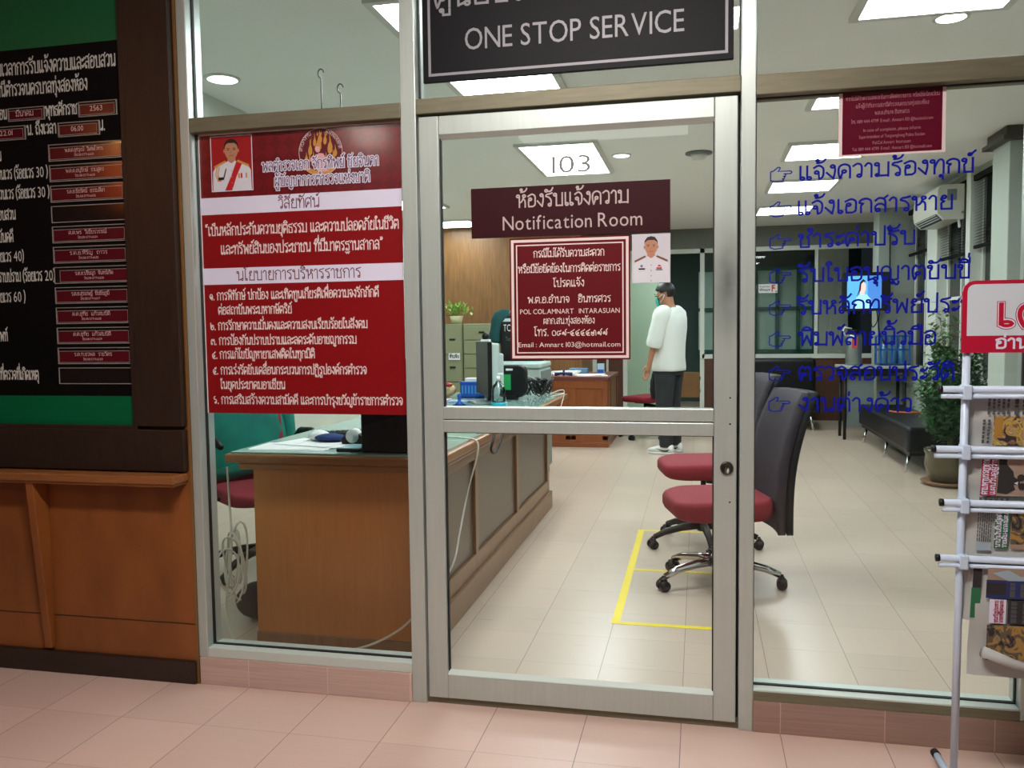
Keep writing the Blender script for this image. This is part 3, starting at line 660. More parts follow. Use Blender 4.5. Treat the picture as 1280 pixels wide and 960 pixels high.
# --- ONE STOP SERVICE board above the door
Y = .020
sg = thing('service_sign', 'long black sign lettered ONE STOP SERVICE above the glass door', 'sign', (-.41, Y, 2.174))
C_signk = mat('sign_black', (14, 13, 19), .5, spec=.15); C_silver = mat('sign_silver', (142, 140, 148), .45, .1)
MB().box(-.922, .107, Y, Y+.015, 2.174, 2.52, .002).build('board', C_signk, sg)
mb = MB(); fr(mb, -.902, .090, 2.194, 2.50, .009, Y-.0006); mb.build('border', C_silver, sg)
mb = MB(); write(mb, 'ONE STOP SERVICE', .0635, -.776, -.042, z=2.273, y=Y-.0008)
mb.build('lettering', C_silver, sg); mb = MB()
write(mb, 'ศูนย์บริการเบ็ดเสร็จ', .062, -.878, -.03, z=2.421, y=Y-.0008, wt=.13)
mb.build('lettering', C_silver, sg)

# --- on the door glass
Y = .0185
mb = MB(); write(mb, '103', .0505, -.484, -.343, z=1.846, y=Y)
tag(mb.build('room_number', mat('number_dimmed_grey', (112, 110, 112), .5)), 'grey room number 103 on the door glass above the signs', 'number')  # mid-grey stands in for the dim light on the number
ns = thing('room_sign', 'dark maroon Notification Room sign across the door glass', 'sign', (-.42, Y, 1.64))
MB().box(-.758, -.090, Y-.003, Y, 1.640, 1.808, .0006).build('plate', mat('dark_maroon_plate', (50, 10, 18), .5, spec=.15), ns)
C_rsl = mat('sign_grey_letter', (182, 164, 164), .4)
mb = MB(); write(mb, 'ห้องรับแจ้งความ', .0415, -.600, -.221, z=1.739, y=Y-.0036, wt=.12); mb.build('lettering', C_rsl, ns); mb = MB(); write(mb, 'Notification Room', .0415, -.651, -.177, z=1.664, y=Y-.0036)
mb.build('lettering', C_rsl, ns)
cn = thing('complaint_notice', 'square maroon complaints notice with double white border on the door glass', 'notice', (-.424, Y, 1.225))
x0, x1, z0, z1 = -.626, -.220, 1.225, 1.635
MB().box(x0, x1, Y-.0012, Y, z0, z1).build('sheet', C_maroon_d, cn)
mb = MB(); fr(mb, x0+.005, x1-.005, z0+.005, z1-.005, .009, Y-.0016); fr(mb, x0+.022, x1-.022, z0+.022, z1-.022, .004, Y-.0016); mb.build('border', C_cream, cn)
mb = MB()
for s, a, b, z, hh in (('กรณีไม่ได้รับความสะดวก', -.544, -.304, 1.570, .021), ('หรือมีข้อขัดข้องในการติดต่อราชการ', -.597, -.251, 1.519, .021), ('โปรดแจ้ง', -.477, -.371, 1.470, .021),
                       ('พ.ต.อ.อำนาจ   อินทรศวร', -.565, -.283, 1.417, .020), ('POL COL.AMNART   INTARASUAN', -.593, -.254, 1.380, .0145), ('ผกก.สน.ทุ่งสองห้อง', -.513, -.337, 1.346, .018),
                       ('โทร. ๐๘๙-๔๔๔๔๗๙๙', -.544, -.294, 1.306, .022), ('Email : Amnart 103@hotmail.com', -.600, -.252, 1.268, .0145)):
    write(mb, s, hh, a, b, z=z, y=Y-.0020, wt=.12)
mb.build('lettering', C_cream, cn)
ph = thing('portrait_photo', 'small photo of an officer in white uniform beside the complaints notice', 'photo', (-.15, Y, 1.476))
MB().box(-.214, -.090, Y-.0010, Y, 1.476, 1.635).build('print', C_white, ph)
portrait(ph, -.2135, -.0905, 1.4765, 1.6345, Y-.0013, mat('picture_backdrop_grey', (196, 194, 204), .4), False, 'picture')

# --- right window
Y = .041
rn = thing('contact_notice', 'small maroon notice with white border hanging high in the right window', 'notice', (gx(.575), Y, gz(1.85)))
MB().box(gx(.423), gx(.729), Y-.0012, Y, gz(1.850), gz(2.066)).build('sheet', C_cream, rn)
MB().box(gx(.434), gx(.719), Y-.0016, Y-.0012, gz(1.856), gz(2.056)).build('print', mat('plum_print', (92, 10, 36), .2, coat=.8), rn)
mb = MB(); c_ = gx(.577)
for s, w, z, hh in (('หากไม่ได้รับความสะดวกในการติดต่อราชการ หรือมีข้อร้องเรียน', .270, 2.020, .0095), ('แจ้งผู้กำกับการสถานีตำรวจนครบาลทุ่งสองห้อง', .21, 1.996, .0095), ('พ.ต.อ.อำนาจ อินทรศวร', .10, 1.973, .0095),
                    ('โทร. 089 444 4799  E-mail : Amnart 103 @hotmail.com', .235, 1.950, .0085), ('In case of complaint, please inform', .165, 1.923, .0085), ('Superintendent of Tungsonghong Police Station', .19, 1.903, .0085), ('Pol.Col Amnart  Intarasuan', .11, 1.884, .0085),
                    ('Tel. 089 444 4799  E-mail : Amnart 103 @hotmail.com', .23, 1.866, .0085)):
    write(mb, s, hh, c_-w/2, c_+w/2, z=gz(z), y=Y-.0020, wt=.10)
mb.build('lettering', mat('dull_rose_letter', (170, 110, 124), .4), rn)
C_bluel = mat('blue_vinyl', (6, 18, 150), .6, spec=.15)
hand = [(0, .08), (0, .50), (.13, .53), (.34, .70), (.44, .68), (.42, .60), (.34, .51), (.93, .50), (.98, .44), (.93, .38), (.60, .38), (.69, .36), (.69, .27), (.57, .26), (.65, .24), (.64, .16), (.54, .15), (.60, .12), (.58, .04), (.48, .02), (.2, .0)]
for i, (s, a, b, z) in enumerate((('แจ้งความร้องทุกข์', .306, .815, 1.786), ('แจ้งเอกสารหาย', .302, .758, 1.678), ('ชำระค่าปรับ', .307, .654, 1.576), ('รับใบอนุญาตขับขี่', .308, .811, 1.468),
                                  ('รับหลักทรัพย์ประกัน', .305, .868, 1.366), ('พิมพ์ลายนิ้วมือ', .310, .718, 1.267), ('ตรวจสอบประวัติ', .311, .772, 1.157), ('งานต่างด้าว', .312, .653, 1.058))):
    where = ('reporting a complaint, top line of the list on the right window', 'lost documents, second line of the window list', 'paying fines, third line of the window list', 'driving licence pick-up, fourth line of the window list',
             'bail securities, fifth line of the window list', 'fingerprinting, sixth line of the window list', 'background checks, seventh line of the window list', 'foreigner matters, lowest line of the window list')[i]
    t = thing('service_lettering', 'blue Thai lettering about '+where, 'lettering', (gx(a), Y, gz(z)), 0, 'blue services list on the right window')
    mb = MB(); write(mb, s, .042, gx(a), gx(b), z=gz(z), y=Y, wt=.15); mb.build('lettering', C_bluel, t)
    mb = MB(); hx, hw = gx(.222), .066; ribbon(mb, [(hx+p*hw, gz(z)-.003+q*hw) for p, q in hand], True, .0034, lambda u, v: (u, Y, v)); mb.build('pointing_hand', C_bluel, t)

# ------------------------------------------------------------------ notice board on the left wall
bd = thing('notice_board', 'large dark wood framed duty board with black panel and green bands', 'board', (-2.9, -.01, .81))
YB_ = .012-.02
mb = MB()
mb.box(-2.056, -1.862, -.030, .0, .985, 2.665, .004).box(-3.75, -1.862, -.030, 0, .815, .972, .004).box(-3.75, -3.5, -.030, 0, .985, 2.665, .004)
mb.box(-3.56, -2.056, -.026, 0, .970, .986, .002)
mb.box(-2.075, -2.056, -.026, 0, .986, 2.665, .002)
mb.build('frame', M['wood_frame'], bd)
C_panel = mat('board_black', (9, 8, 9), .55, spec=.12); C_green = mat('board_green', (4, 94, 56), .3)
MB().box(-3.55, -2.07, -.008, 0, 1.096, 2.409).build('panel', C_panel, bd)
MB().box(-3.55, -2.07, -.008, 0, .980, 1.096).build('green_band', C_green, bd); MB().box(-3.55, -2.07, -.008, 0, 2.409, 2.665).build('green_band', C_green, bd)
mb = MB(); YL = -.0086
BX = lambda x: x*(2.8-.0086)/2.82
BZ = lambda z: 1.33+(z-1.33)*(2.8-.0086)/2.82
write(mb, 'ประกาศแผนเวลาการรับแจ้งความและสอบสวน', .043, None, BX(-2.117), z=BZ(2.327), y=YL, wt=.11, sx=.72)
write(mb, 'สถานีตำรวจนครบาลทุ่งสองห้อง', .041, None, BX(-2.241), z=BZ(2.249), y=YL, wt=.11, sx=.70)
write(mb, 'ประจำวันที่ 16 เดือน', .036, None, BX(-2.604), z=BZ(2.163), y=YL, wt=.12, sx=.64)
write(mb, 'พุทธศักราช', .036, BX(-2.432), BX(-2.291), z=BZ(2.163), y=YL, wt=.12)
write(mb, 'เวลา', .036, None, BX(-2.66), z=BZ(2.096), y=YL, wt=.12, sx=.64)
write(mb, 'น. ถึงเวลา', .036, BX(-2.518), BX(-2.386), z=BZ(2.097), y=YL, wt=.12); write(mb, 'น.', .036, BX(-2.204), BX(-2.174), z=BZ(2.095), y=YL, wt=.12)
for s, xe, z in (('นายตำรวจเวรอำนวยการประจำวัน', -2.639, 2.006), ('พนักงานสอบสวนเวร (ร้อยเวร 30 )', -2.434, 1.935), ('พนักงานสอบสวนเวร (ร้อยเวร 30 )', -2.431, 1.859), ('ผู้ช่วยพนักงานสอบสวน', -2.587, 1.780), ('เสมียนเวรเปรียบเทียบบันคดี', -2.603, 1.694),
                 ('นายตำรวจเวรจราจร (ร้อยเวร 40)', -2.560, 1.618), ('สายตรวจป้องกันปราบปราม (ร้อยเวร 20)', -2.424, 1.540), ('สืบสวน (ร้อยเวร 60 )', -2.562, 1.461), ('พนักงานวิทยุและโทรศัพท์', -2.652, 1.309), ('เจ้าหน้าที่ตรวจที่เกิดเหตุ', -2.518, 1.157)):
    write(mb, s, .035, None, BX(xe), z=BZ(z), y=YL, wt=.11, sx=.64)
mb.build('lettering', mat('board_white_letter', (202, 202, 198), .5), bd)
C_hold = mat('clear_holder_edge', (150, 140, 136), .3); C_plate = mat('name_plate_red', (84, 18, 28), .16, spec=.5)
C_holdb = mat('holder_back', (30, 22, 20), .12)
pl_text = mat('plate_letter', (206, 170, 172), .5)
def plate(x0, x1, z0, z1, lines, label, cat, grp, dx=0, empty=False, name='name_plate'):
    mb = MB(); mb.M(1).box(x0, x1, -.0105, -.008, z0, z1)
    mb.M(0)
    for a in ((x0, x1, z0-.002, z0+.0008), (x0, x1, z1-.0008, z1+.0018), (x0-.003, x0, z0-.002, z1+.002), (x1, x1+.003, z0-.002, z1+.002)): mb.box(a[0], a[1], -.0125, -.008, a[2], a[3])
    mb.build('plate_holder', [C_hold, C_holdb], bd)
    if empty: return
    t = thing(name, label, cat, ((x0+x1)/2+dx, -.011, z0), 0, grp)
    a0, a1, b0, b1 = x0+.004+dx, x1-.004+dx, z0+.003, z1-.011*(z1-z0)/.06
    MB().box(a0, a1, -.0142, -.0126, b0, b1).build('plate', C_plate, t)
    mb = MB(); fr(mb, a0, a1, b0, b1, .0018, -.0145); mb.build('border', C_hold, t)
    mb = MB()
    for s, w, zz, hh in lines: write(mb, s, hh, (a0+a1)/2-w/2-.004, (a0+a1)/2+w/2-.004, z=b0+zz, y=-.0146, wt=.13)
    mb.build('lettering', pl_text, t)
gd = 'date plates on the duty board'
plate(BX(-2.594), BX(-2.437), BZ(2.153), BZ(2.199), [('มีนาคม', .08, .012, .017)], 'small maroon month plate left of the plate reading 2563', 'plate', gd, name='date_plate')
plate(BX(-2.281), BX(-2.122), BZ(2.150), BZ(2.202), [('2563', .056, .014, .017)], 'small maroon plate reading 2563 at the duty board top', 'plate', gd, name='date_plate')
plate(BX(-2.680), BX(-2.526), BZ(2.083), BZ(2.132), [('22.01', .06, .013, .017)], 'small maroon plate reading 22.01 on the duty board', 'plate', gd, name='date_plate')
plate(BX(-2.374), BX(-2.200), BZ(2.081), BZ(2.131), [('06.00', .055, .013, .017)], 'small maroon plate reading 06.00 on the duty board', 'plate', gd, name='date_plate')
nm_ = ['พ.ต.ต.อุทวุฒิ  วิเศษโวหาร', 'พ.ต.ต.อนุรักษ์  รามสูตร', 'ร.ต.อ.ชัยรัตน์  ธรรมลีลา', None, 'ด.ต.พร  วิเชียรวรรณ์', 'ร.ต.อ.หิรัญ  ถาวร', 'ร.ต.อ.ปรัชญา  จันทร์เกิด', 'ร.ต.อ.สุรเชษฐ์  ชัยชัยภูมิ', 'ด.ต.อุทัย  แก้วสมบัติ', 'ด.ต.อุทัย  แก้วสมบัติ', 'ร.ต.ท.ธวพล  ราชวัตร', None]
ordn = ['topmost', 'second', 'third', '', 'fourth, just below the upper empty holder,', 'fifth', 'sixth, pushed to the right,', 'seventh', 'eighth', 'ninth', 'lowest', '']
for i in range(12):
    zt = 2.052-.07735*i; zb = zt-.0595
    L = [] if nm_[i] is None else [(nm_[i], .165, .026, .0115), ('โทร.08-5771-663%d' % i, .085, .009, .0075)]
    plate(BX(-2.421), BX(-2.102), BZ(zb), BZ(zt), L, '%s red name plate in the duty board column' % ordn[i].capitalize(), 'name plate', 'name plates on the duty board', .020 if i == 6 else 0, nm_[i] is None)

# ledge with triangular brackets below the board
lg = thing('wall_ledge', 'narrow orange-brown wooden ledge on brackets below the duty board', 'shelf', (-2.7, -.05, .77))
MB().box(-3.9, -1.866, -.095, -.001, .777, .809, .005).box(-3.9, -1.872, -.088, -.001, .768, .777, .002).build('shelf_board', M['wood_ledge'], lg)
for x in (-2.515, -3.35):
    mb = MB(); mb.prism([(x, -.001, .768), (x, -.082, .768), (x, -.075, .70), (x, -.022, .10), (x, -.001, .10)], (.034, 0, 0)); mb.build('bracket', M['wood_panel'], lg, bevel=.003)

# ------------------------------------------------------------------ newspaper rack
rk = thing('newspaper_rack', 'white tube newspaper rack with red and white sign at the right edge', 'newspaper rack', (.71, -.27, 0))
C_tube = mat('white_tube', (192, 208, 230), .35)
mb = MB(); mb.S()
xa, xb, yr = .708, 1.47, -.27
def post(x, nm='post'):
    mb = MB().S(); mb.tube([(x, yr, .03), (x+.004, yr, .6), (x+.012, yr, 1.40)], .0105, 12); return mb.build(nm, C_tube, rk)
post(xa); post(xb)
for x in (xa, xb):
    mb = MB().S(); mb.tube([(x-.005, -.115, .032), (x, -.30, .032), (x, -.62, .032)], .0105, 12); f = mb.build('foot', C_tube, rk)
    MB().S().cyl((x-.0065, -.100, .032), (x-.005, -.122, .032), .0125, 12).build('end_cap', M['black'], f); MB().S().cyl((x, -.615, .032), (x, -.64, .032), .0125, 12).build('end_cap', M['black'], f)
rails = (1.150, .985, .836, .680)
RXL = (.648, .634, .657, .650)
for z, xl in zip(rails, RXL):
    mb = MB().S(); mb.tube([(xl, yr-.016, z), (xb+.05, yr-.016, z)], .0095, 10).tube([(xl+.004, yr-.016, z-.019), (xb+.05, yr-.016, z-.019)], .0065, 10)
    r = mb.build('rail', C_tube, rk)
    MB().S().cyl((xl-.004, yr-.016, z), (xl+.006, yr-.016, z), .0105, 10).build('end_cap', M['black'], r)
    MB().box(xa-.011+.008, xa+.019, yr-.030, yr+.013, z-.028, z+.012, .003).build('clamp', C_tube, r)
YS = yr-.006
pts = [(.700, 1.250), (1.49, 1.250), (1.49, 1.445)]+[(.700+.03*(1-math.sin(R(a))), 1.445-.03*(1-math.cos(R(a)))) for a in (0, 30, 60, 90)]
MB().prism([(a, YS-.012, b) for a, b in pts], (0, .006, 0)).build('sign_panel', mat('crimson_panel', (176, 22, 54), .32), rk)
pts = [(.712, 1.296), (1.478, 1.296), (1.478, 1.435)]+[(.712+.018*(1-math.sin(R(a))), 1.435-.018*(1-math.cos(R(a)))) for a in (0, 30, 60, 90)]
MB().poly([(a, YS-.0124, b) for a, b in pts]).build('sign_field', mat('pale_blue_panel', (198, 206, 216), .35), rk)
for nm, m, wt, dy in (('masthead_edge', mat('dark_crimson', (150, 14, 44), .4), .36, .0128), ('masthead_line', C_white, .29, .0131), ('masthead', mat('crimson_letter', (182, 20, 52), .4), .205, .0134)):
    mb = MB(); write(mb, 'เดลินิวส์', .058, .782, 1.32, z=1.322, y=YS-dy, wt=wt); mb.build(nm, m, rk)
mb = MB(); write(mb, 'อ่านที่นี่ทุกวัน', .026, .783, 1.06, z=1.262, y=YS-.0128, wt=.22); mb.build('sign_lettering', C_white, rk)

C_paper = mat('newsprint', (176, 179, 178), .85, vary=.05, vscale=5)
C_np = [C_paper, mat('news_ink', (74, 74, 78), .9), mat('news_red', (160, 40, 66), .8), mat('news_green', (38, 104, 66), .8), C_white, mat('news_photo_ochre', (158, 116, 48), .8), mat('news_photo_dark', (40, 36, 38), .8),
        mat('news_photo_tan', (150, 130, 116), .8), mat('news_photo_yellow', (190, 172, 60), .8), mat('news_blue', (34, 42, 96), .8), mat('news_pale_blue', (150, 168, 182), .85)]
def photo_mat(name, cols, scale):
    m = bpy.data.materials.new(name); m.use_nodes = True; nt = m.node_tree; b = nt.nodes['Principled BSDF']; b.inputs['Roughness'].default_value = .8
    tc = nt.nodes.new('ShaderNodeTexCoord'); n = nt.nodes.new('ShaderNodeTexNoise'); n.inputs['Scale'].default_value = scale; n.inputs['Detail'].default_value = 4; n.inputs['Distortion'].default_value = 1.2
    r = nt.nodes.new('ShaderNodeValToRGB'); e = r.color_ramp.elements
    while len(e) < len(cols): e.new(.5)
    for i, cc in enumerate(cols): e[i].position = .3+.42*i/(len(cols)-1); e[i].color = (*lin(cc), 1)
    r.color_ramp.interpolation = 'CONSTANT' if scale < 45 else 'LINEAR'
    nt.links.new(tc.outputs['Object'], n.inputs['Vector']); nt.links.new(n.outputs['Fac'], r.inputs['Fac']); nt.links.new(r.outputs['Color'], b.inputs['Base Color']); return m
C_np += [photo_mat('news_group_photo', ((44, 34, 36), (120, 84, 66), (176, 150, 60), (150, 120, 100), (196, 178, 70), (60, 48, 44), (200, 190, 180)), 38), photo_mat('news_street_photo', ((40, 36, 34), (92, 80, 66), (156, 120, 62), (120, 112, 104), (180, 172, 160)), 30)]
def newspaper(label, x0, x1, ztop, zbot, y, lean, content, curl=False):
    t = thing('newspaper', label, 'newspaper', ((x0+x1)/2, y, ztop), 0, 'newspapers hung on the rack')
    xs = lambda z: lean*(ztop-z)
    mb = MB(); n = 8
    for k, (off, dx) in enumerate(((0, 0), (.004, -.012), (.030, .006))):       # folded leaves over the rail
        rows = []
        for i in range(n+1):
            z = ztop-(ztop-zbot)*i/n; bulge = .004*math.sin(i*1.3)
            rows.append([(x0+dx-xs(z)+(x1-x0)*j/4, y+off+bulge+.002*math.sin(j*2+i), z) for j in range(5)])
        mb.add([p for r in rows for p in r], [(i*5+j, i*5+j+1, i*5+5+j+1, i*5+5+j) for i in range(n) for j in range(4)])
    mb.box(x0-.012, x1, y-.002, y+.031, ztop-.002, ztop+.003)
    mb.build('sheets', C_paper, t, smooth=True)
    pr = MB()
    P = lambda u, v: (u-xs(v), y-.010, v)
    for n_, it in enumerate(content):
        P = lambda u, v: (u-xs(v), y-.010-5e-5*n_, v)
        if it[0] == 'r':
            _, m, a, b, c, d = it; pr.M(m).poly([P(a, c), P(b, c), P(b, d), P(a, d)])
        elif it[0] == 'p':
            pr.M(it[1]).poly([(q[0]-.0, q[1]-.0008*it[3], q[2]) for q in [P(a, b) for a, b in it[2]]])
        elif it[0] == 'l':       # columns of small print
            _, a, b, c, d, k = it; pr.M(1)
            for i in range(k):
                xx = a+(b-a)*(i+.2)/k; zz = c
                while zz < d-.004:
                    l = min(rnd.uniform(.006, .018), d-zz); ww = (b-a)/k*.5
                    pr.poly([P(xx, zz), P(xx+ww, zz), P(xx+ww, zz+l), P(xx, zz+l)]); zz += l+.002
        elif it[0] == 't':       # headline turned on its side, reading upwards
            _, m, s, xb_, z0_, z1_, hh = it; pr.M(m)
            st, ms, w = layout(s)
            for i_, (q, cl) in enumerate(st): ribbon(pr, [(xb_-b*hh, z0_+(z1_-z0_)*a/w) for a, b in q], cl, hh*.16, lambda u, v: (u-xs(v), y-.0112-4e-5*(i_ % 8), v))
    pr.build('print', C_np, t)
    if curl:
        c = MB().S(); c.tube([(x0+.02-xs(zbot), y-.022, zbot+.075), (x0+.10-xs(zbot), y-.020, zbot+.045), (x0+.26-xs(zbot), y-.016, zbot+.008)], [.016, .013, .004], 10); c.build('curled_corner', C_paper, t)
    return t
yn = yr-.022
ph1 = [('r', 11, .795, 1.3, .995, 1.075), ('r', 5, .797, .818, 1.015, 1.073)]
newspaper('newspaper with a yellow group photo hung on the topmost rail', .745, 1.40, 1.146, .975, yn+.034, .045, [('l', .775, .835, 1.08, 1.13, 5), ('l', .84, 1.35, 1.08, 1.13, 26), ('l', .765, .79, 1.0, 1.07, 2)]+ph1)
body2 = [(.805, .965), (.825, .965), (.825, .945), (.842, .925), (.845, .91), (.86, .9), (.86, .89), (.845, .888), (.85, .875), (.83, .862), (.805, .865)]
newspaper('newspaper with a red headline block hung on the second rail', .742, 1.40, .981, .815, yn+.026, .045, [('r', 2, .763, .803, .856, .968), ('t', 4, 'ตามหาบรรยากาศ', .781, .860, .964, .014), ('t', 4, 'แผนวันดูผู้ว่าน', .800, .860, .964, .012), ('r', 7, .803, 1.35, .856, .968), ('p', 6, body2, 1), ('p', 6, [(.862+.010*math.cos(R(q)), .908+.010*math.sin(R(q))) for q in range(0, 360, 40)], 2), ('p', 6, [(.866+.010*math.cos(R(q)), .884+.010*math.sin(R(q))) for q in range(0, 360, 40)], 2), ('p', 4, [(.845, .893), (.856, .898), (.854, .889)], 3), ('l', .76, .84, .842, .853, 6)])
newspaper('newspaper with green headline blocks hung on the third rail', .738, 1.40, .832, .505, yn+.018, .035, [('r', 3, .797, .832, .712, .815), ('t', 4, 'นานำเงินยื่นญัตติ', .812, .716, .811, .011), ('t', 4, 'รายเดิม-แถลงแผน', .828, .716, .811, .010), ('l', .752, .79, .73, .812, 7), ('r', 10, .752, .79, .705, .728), ('r', 12, .838, 1.3, .725, .815), ('r', 7, .838, 1.3, .712, .725), ('r', 3, .748, .772, .515, .60), ('r', 6, .75, .772, .60, .66)])
newspaper('newspaper with curled bottom corner hung on the lowest rail', .752, 1.40, .676, .352, yn+.010, .02, [('r', 7, .778, 1.35, .625, .660), ('p', 10, [(.79, .645), (.83, .655), (.86, .638), (.92, .645), (.92, .628), (.83, .625)], 1), ('r', 9, .776, 1.35, .575, .626), ('r', 6, .776, .825, .585, .618), ('l', .83, 1.3, .58, .62, 18), ('r', 4, .786, .828, .505, .572), ('t', 2, 'ชนะรัฐประหาร', .808, .508, .57, .009), ('t', 2, 'นายกหญิงคนแรก', .820, .508, .57, .008), ('r', 6, .832, 1.35, .505, .572), ('l', .834, 1.3, .508, .568, 16), ('r', 12, .782, 1.3, .40, .50)], True)
# ------------------------------------------------------------------ the room
C_desk = mat('desk_wood', (184, 118, 56), .38, vary=.07, vscale=5, stretch=(14, 14, .9))
C_desk2 = mat('desk_side_wood', (132, 98, 66), .34, vary=.12, vscale=5, stretch=(14, 14, .9))
C_desktop = mat('desk_edge_wood', (150, 100, 58), .3, vary=.14, vscale=6, stretch=(2, 2, 10))
C_gl = mat('desk_glass', (150, 184, 176), .06, spec=.6)
C_red = mat('maroon_fabric', (132, 26, 42), .8, vary=.06, vscale=60, bump=.05, bscale=300)
C_chrome = mat('chrome', (200, 200, 202), .12, 1.)
C_grayf = mat('purple_grey_fabric', (50, 43, 52), .8, vary=.08, vscale=40, bump=.05, bscale=300)
C_teal = mat('teal_cloth', (10, 118, 104), .85, vary=.2, vscale=9)
C_paperw = mat('white_paper', (236, 238, 238), .6)
C_cable = mat('white_cable', (206, 204, 192), .5)
C_beige = mat('beige_metal', (134, 138, 108), .5)
C_grey = mat('light_grey_metal', (176, 198, 196), .45)
C_greyd = mat('mid_grey_metal', (118, 130, 128), .5)
C_bluep = mat('blue_plastic', (28, 84, 190), .4)
C_cyan = mat('cyan_plastic', (40, 176, 196), .4)
C_leather = mat('black_leather', (10, 11, 12), .42, spec=.3)

# long counter desk: end panel towards the corridor, panelled long side
TZ = .828
ds = thing('counter_desk', 'long wooden counter desk with glass top and panelled side behind the door', 'desk', (-1.46, 2.0, 0))
DX0, DX1, DY0, DY1 = -1.845, -1.085, .432, 3.34
MB().box(DX0-.11, DX1+.085, DY0-.045, DY1+.40, .782, .820, .010).build('desktop', C_desktop, ds)
mb = MB(); mb.box(DX0-.055, DX1+.055, DY0-.028, DY1+.05, .752, .783, .008); mb.build('moulding', C_desktop, ds)
MB().box(DX0-.085, DX1+.060, DY0-.030, DY1+.385, .8202, TZ).build('glass_sheet', C_gl, ds)
MB().box(DX0, DX1-.02, DY0, DY0+.03, .05, .755).build('end_panel', C_desk, ds)
MB().box(DX1-.045, DX1-.015, DY0+.03, DY1, .05, .755).build('side_panel', mat('dark_side_panel', (98, 82, 68), .34, vary=.12, vscale=5, stretch=(14, 14, .9)), ds)
mb = MB()
for yy in (DY0+.005, 1.22, 2.20, DY1-.075): mb.box(DX1-.016, DX1+.002, yy, yy+.062, .10, .752, .003)
mb.box(DX1-.016, DX1+.001, DY0+.005, DY1, .685, .752, .003).box(DX1-.016, DX1+.001, DY0+.005, DY1, .10, .21, .003)
mb.build('panel_framing', C_desk2, ds)
mb = MB(); mb.box(DX0-.004, DX1+.012, DY0-.008, DY1+.02, 0, .050, .004).box(DX1-.03, DX1+.020, DY0-.008, DY1+.02, 0, .125, .005); mb.build('base', C_desk2, ds)
MB().box(DX0, DX0+.03, 1.0, DY1, .05, .755).box(DX0+.03, DX1-.03, DY1-.03, DY1, .05, .755).build('inner_panel', C_desk, ds)

def sheet(mb, cx, cy, w, d, a, z, t=.0006):
    s = len(mb.v); mb.box(-w/2, w/2, -d/2, d/2, 0, t); mb.xf(Matrix.Translation((cx, cy, z)) @ Matrix.Rotation(a, 4, 'Z'), s)
for i, (cx, cy, a, lab) in enumerate(((-1.72, .575, .06, 'white paper sheets lying at the near end of the counter desk'), (-1.66, .68, -.25, 'tilted white paper sheets behind the first papers on the counter desk'))):
    mb = MB(); sheet(mb, cx, cy, .34, .21, a, TZ); sheet(mb, cx+.01, cy+.01, .33, .21, a+.05, TZ+.0008); sheet(mb, cx-.03, cy+.01, .30, .20, a-.04, TZ+.0016)
    o = mb.build('paper_stack', C_paperw); o.location.z += i*.003; tag(o, lab, 'papers', 'papers on the counter desk')
pr = thing('desktop_printer', 'black desktop printer box at the near end of the counter desk', 'printer', (-1.24, .60, TZ))
MB().box(-1.358, -1.13, .437, .78, TZ, 1.10, .010).build('housing', M['black'], pr)
MB().box(-1.35, -1.14, .50, .77, 1.10, 1.115, .005).build('lid', M['black'], pr)
MB().box(-1.33, -1.16, .78, .80, .90, .94).build('paper_slot', M['black'], pr)
bt = thing('tablet_case', 'flat black tablet case beside the black printer', 'tablet', (-1.42, .53, TZ))
MB().box(-1.475, -1.372, .452, .60, TZ, TZ+.014, .005).build('case', M['black'], bt); MB().box(-1.468, -1.378, .460, .592, TZ+.014, TZ+.0155).build('screen', mat('bright_screen', (150, 200, 214), .2), bt)
kb = thing('keyboard', 'black computer keyboard tilted on the counter desk near the poster', 'keyboard', (-1.62, .98, TZ), R(28))
MB().box(-.20, .20, -.075, .075, .0, .018, .005).build('case', M['black'], kb, local=True)
mb = MB()
for r in range(5):
    for c in range(14): mb.box(-.19+c*.027, -.168+c*.027, -.066+r*.026, -.045+r*.026, .018, .023)
mb.build('keys', M['black_soft'], kb, local=True)
cp = thing('folded_cap', 'crumpled navy cloth cap on the papers', 'cap', (-1.63, .74, TZ+.005))
mb = MB().S(); mb.ball((-1.63, .74, TZ+.022), (.075, .055, .018), 14, 8); mb.build('crown', mat('navy_cloth', (34, 60, 110), .9, vary=.2, vscale=20), cp)
MB().S().ball((-1.70, .77, TZ+.026), (.05, .05, .024), 12, 7).build('lining', C_paperw, cp)
tp = thing('tape_dispenser', 'black and white tape dispenser between keyboard and printer', 'tape dispenser', (-1.48, .66, TZ))
MB().prism([(-1.54, .66, TZ), (-1.42, .66, TZ), (-1.42, .66, TZ+.02), (-1.46, .66, TZ+.05), (-1.51, .66, TZ+.055), (-1.54, .66, TZ+.03)], (0, .04, 0)).build('body', M['black'], tp)
MB().S().cyl((-1.49, .655, TZ+.04), (-1.49, .705, TZ+.04), .030, 18).build('roll', C_paperw, tp)
m2 = thing('computer_monitor', 'black monitor turned away behind the keyboard on the counter desk', 'monitor', (-1.42, 1.25, TZ))
MB().box(-1.62, -1.24, 1.24, 1.275, TZ+.07, TZ+.36, .008).build('screen', M['black'], m2); MB().box(-1.45, -1.41, 1.275, 1.30, TZ, TZ+.2).build('stand', M['black'], m2); MB().box(-1.53, -1.33, 1.19, 1.35, TZ, TZ+.012, .004).build('base', M['black'], m2)

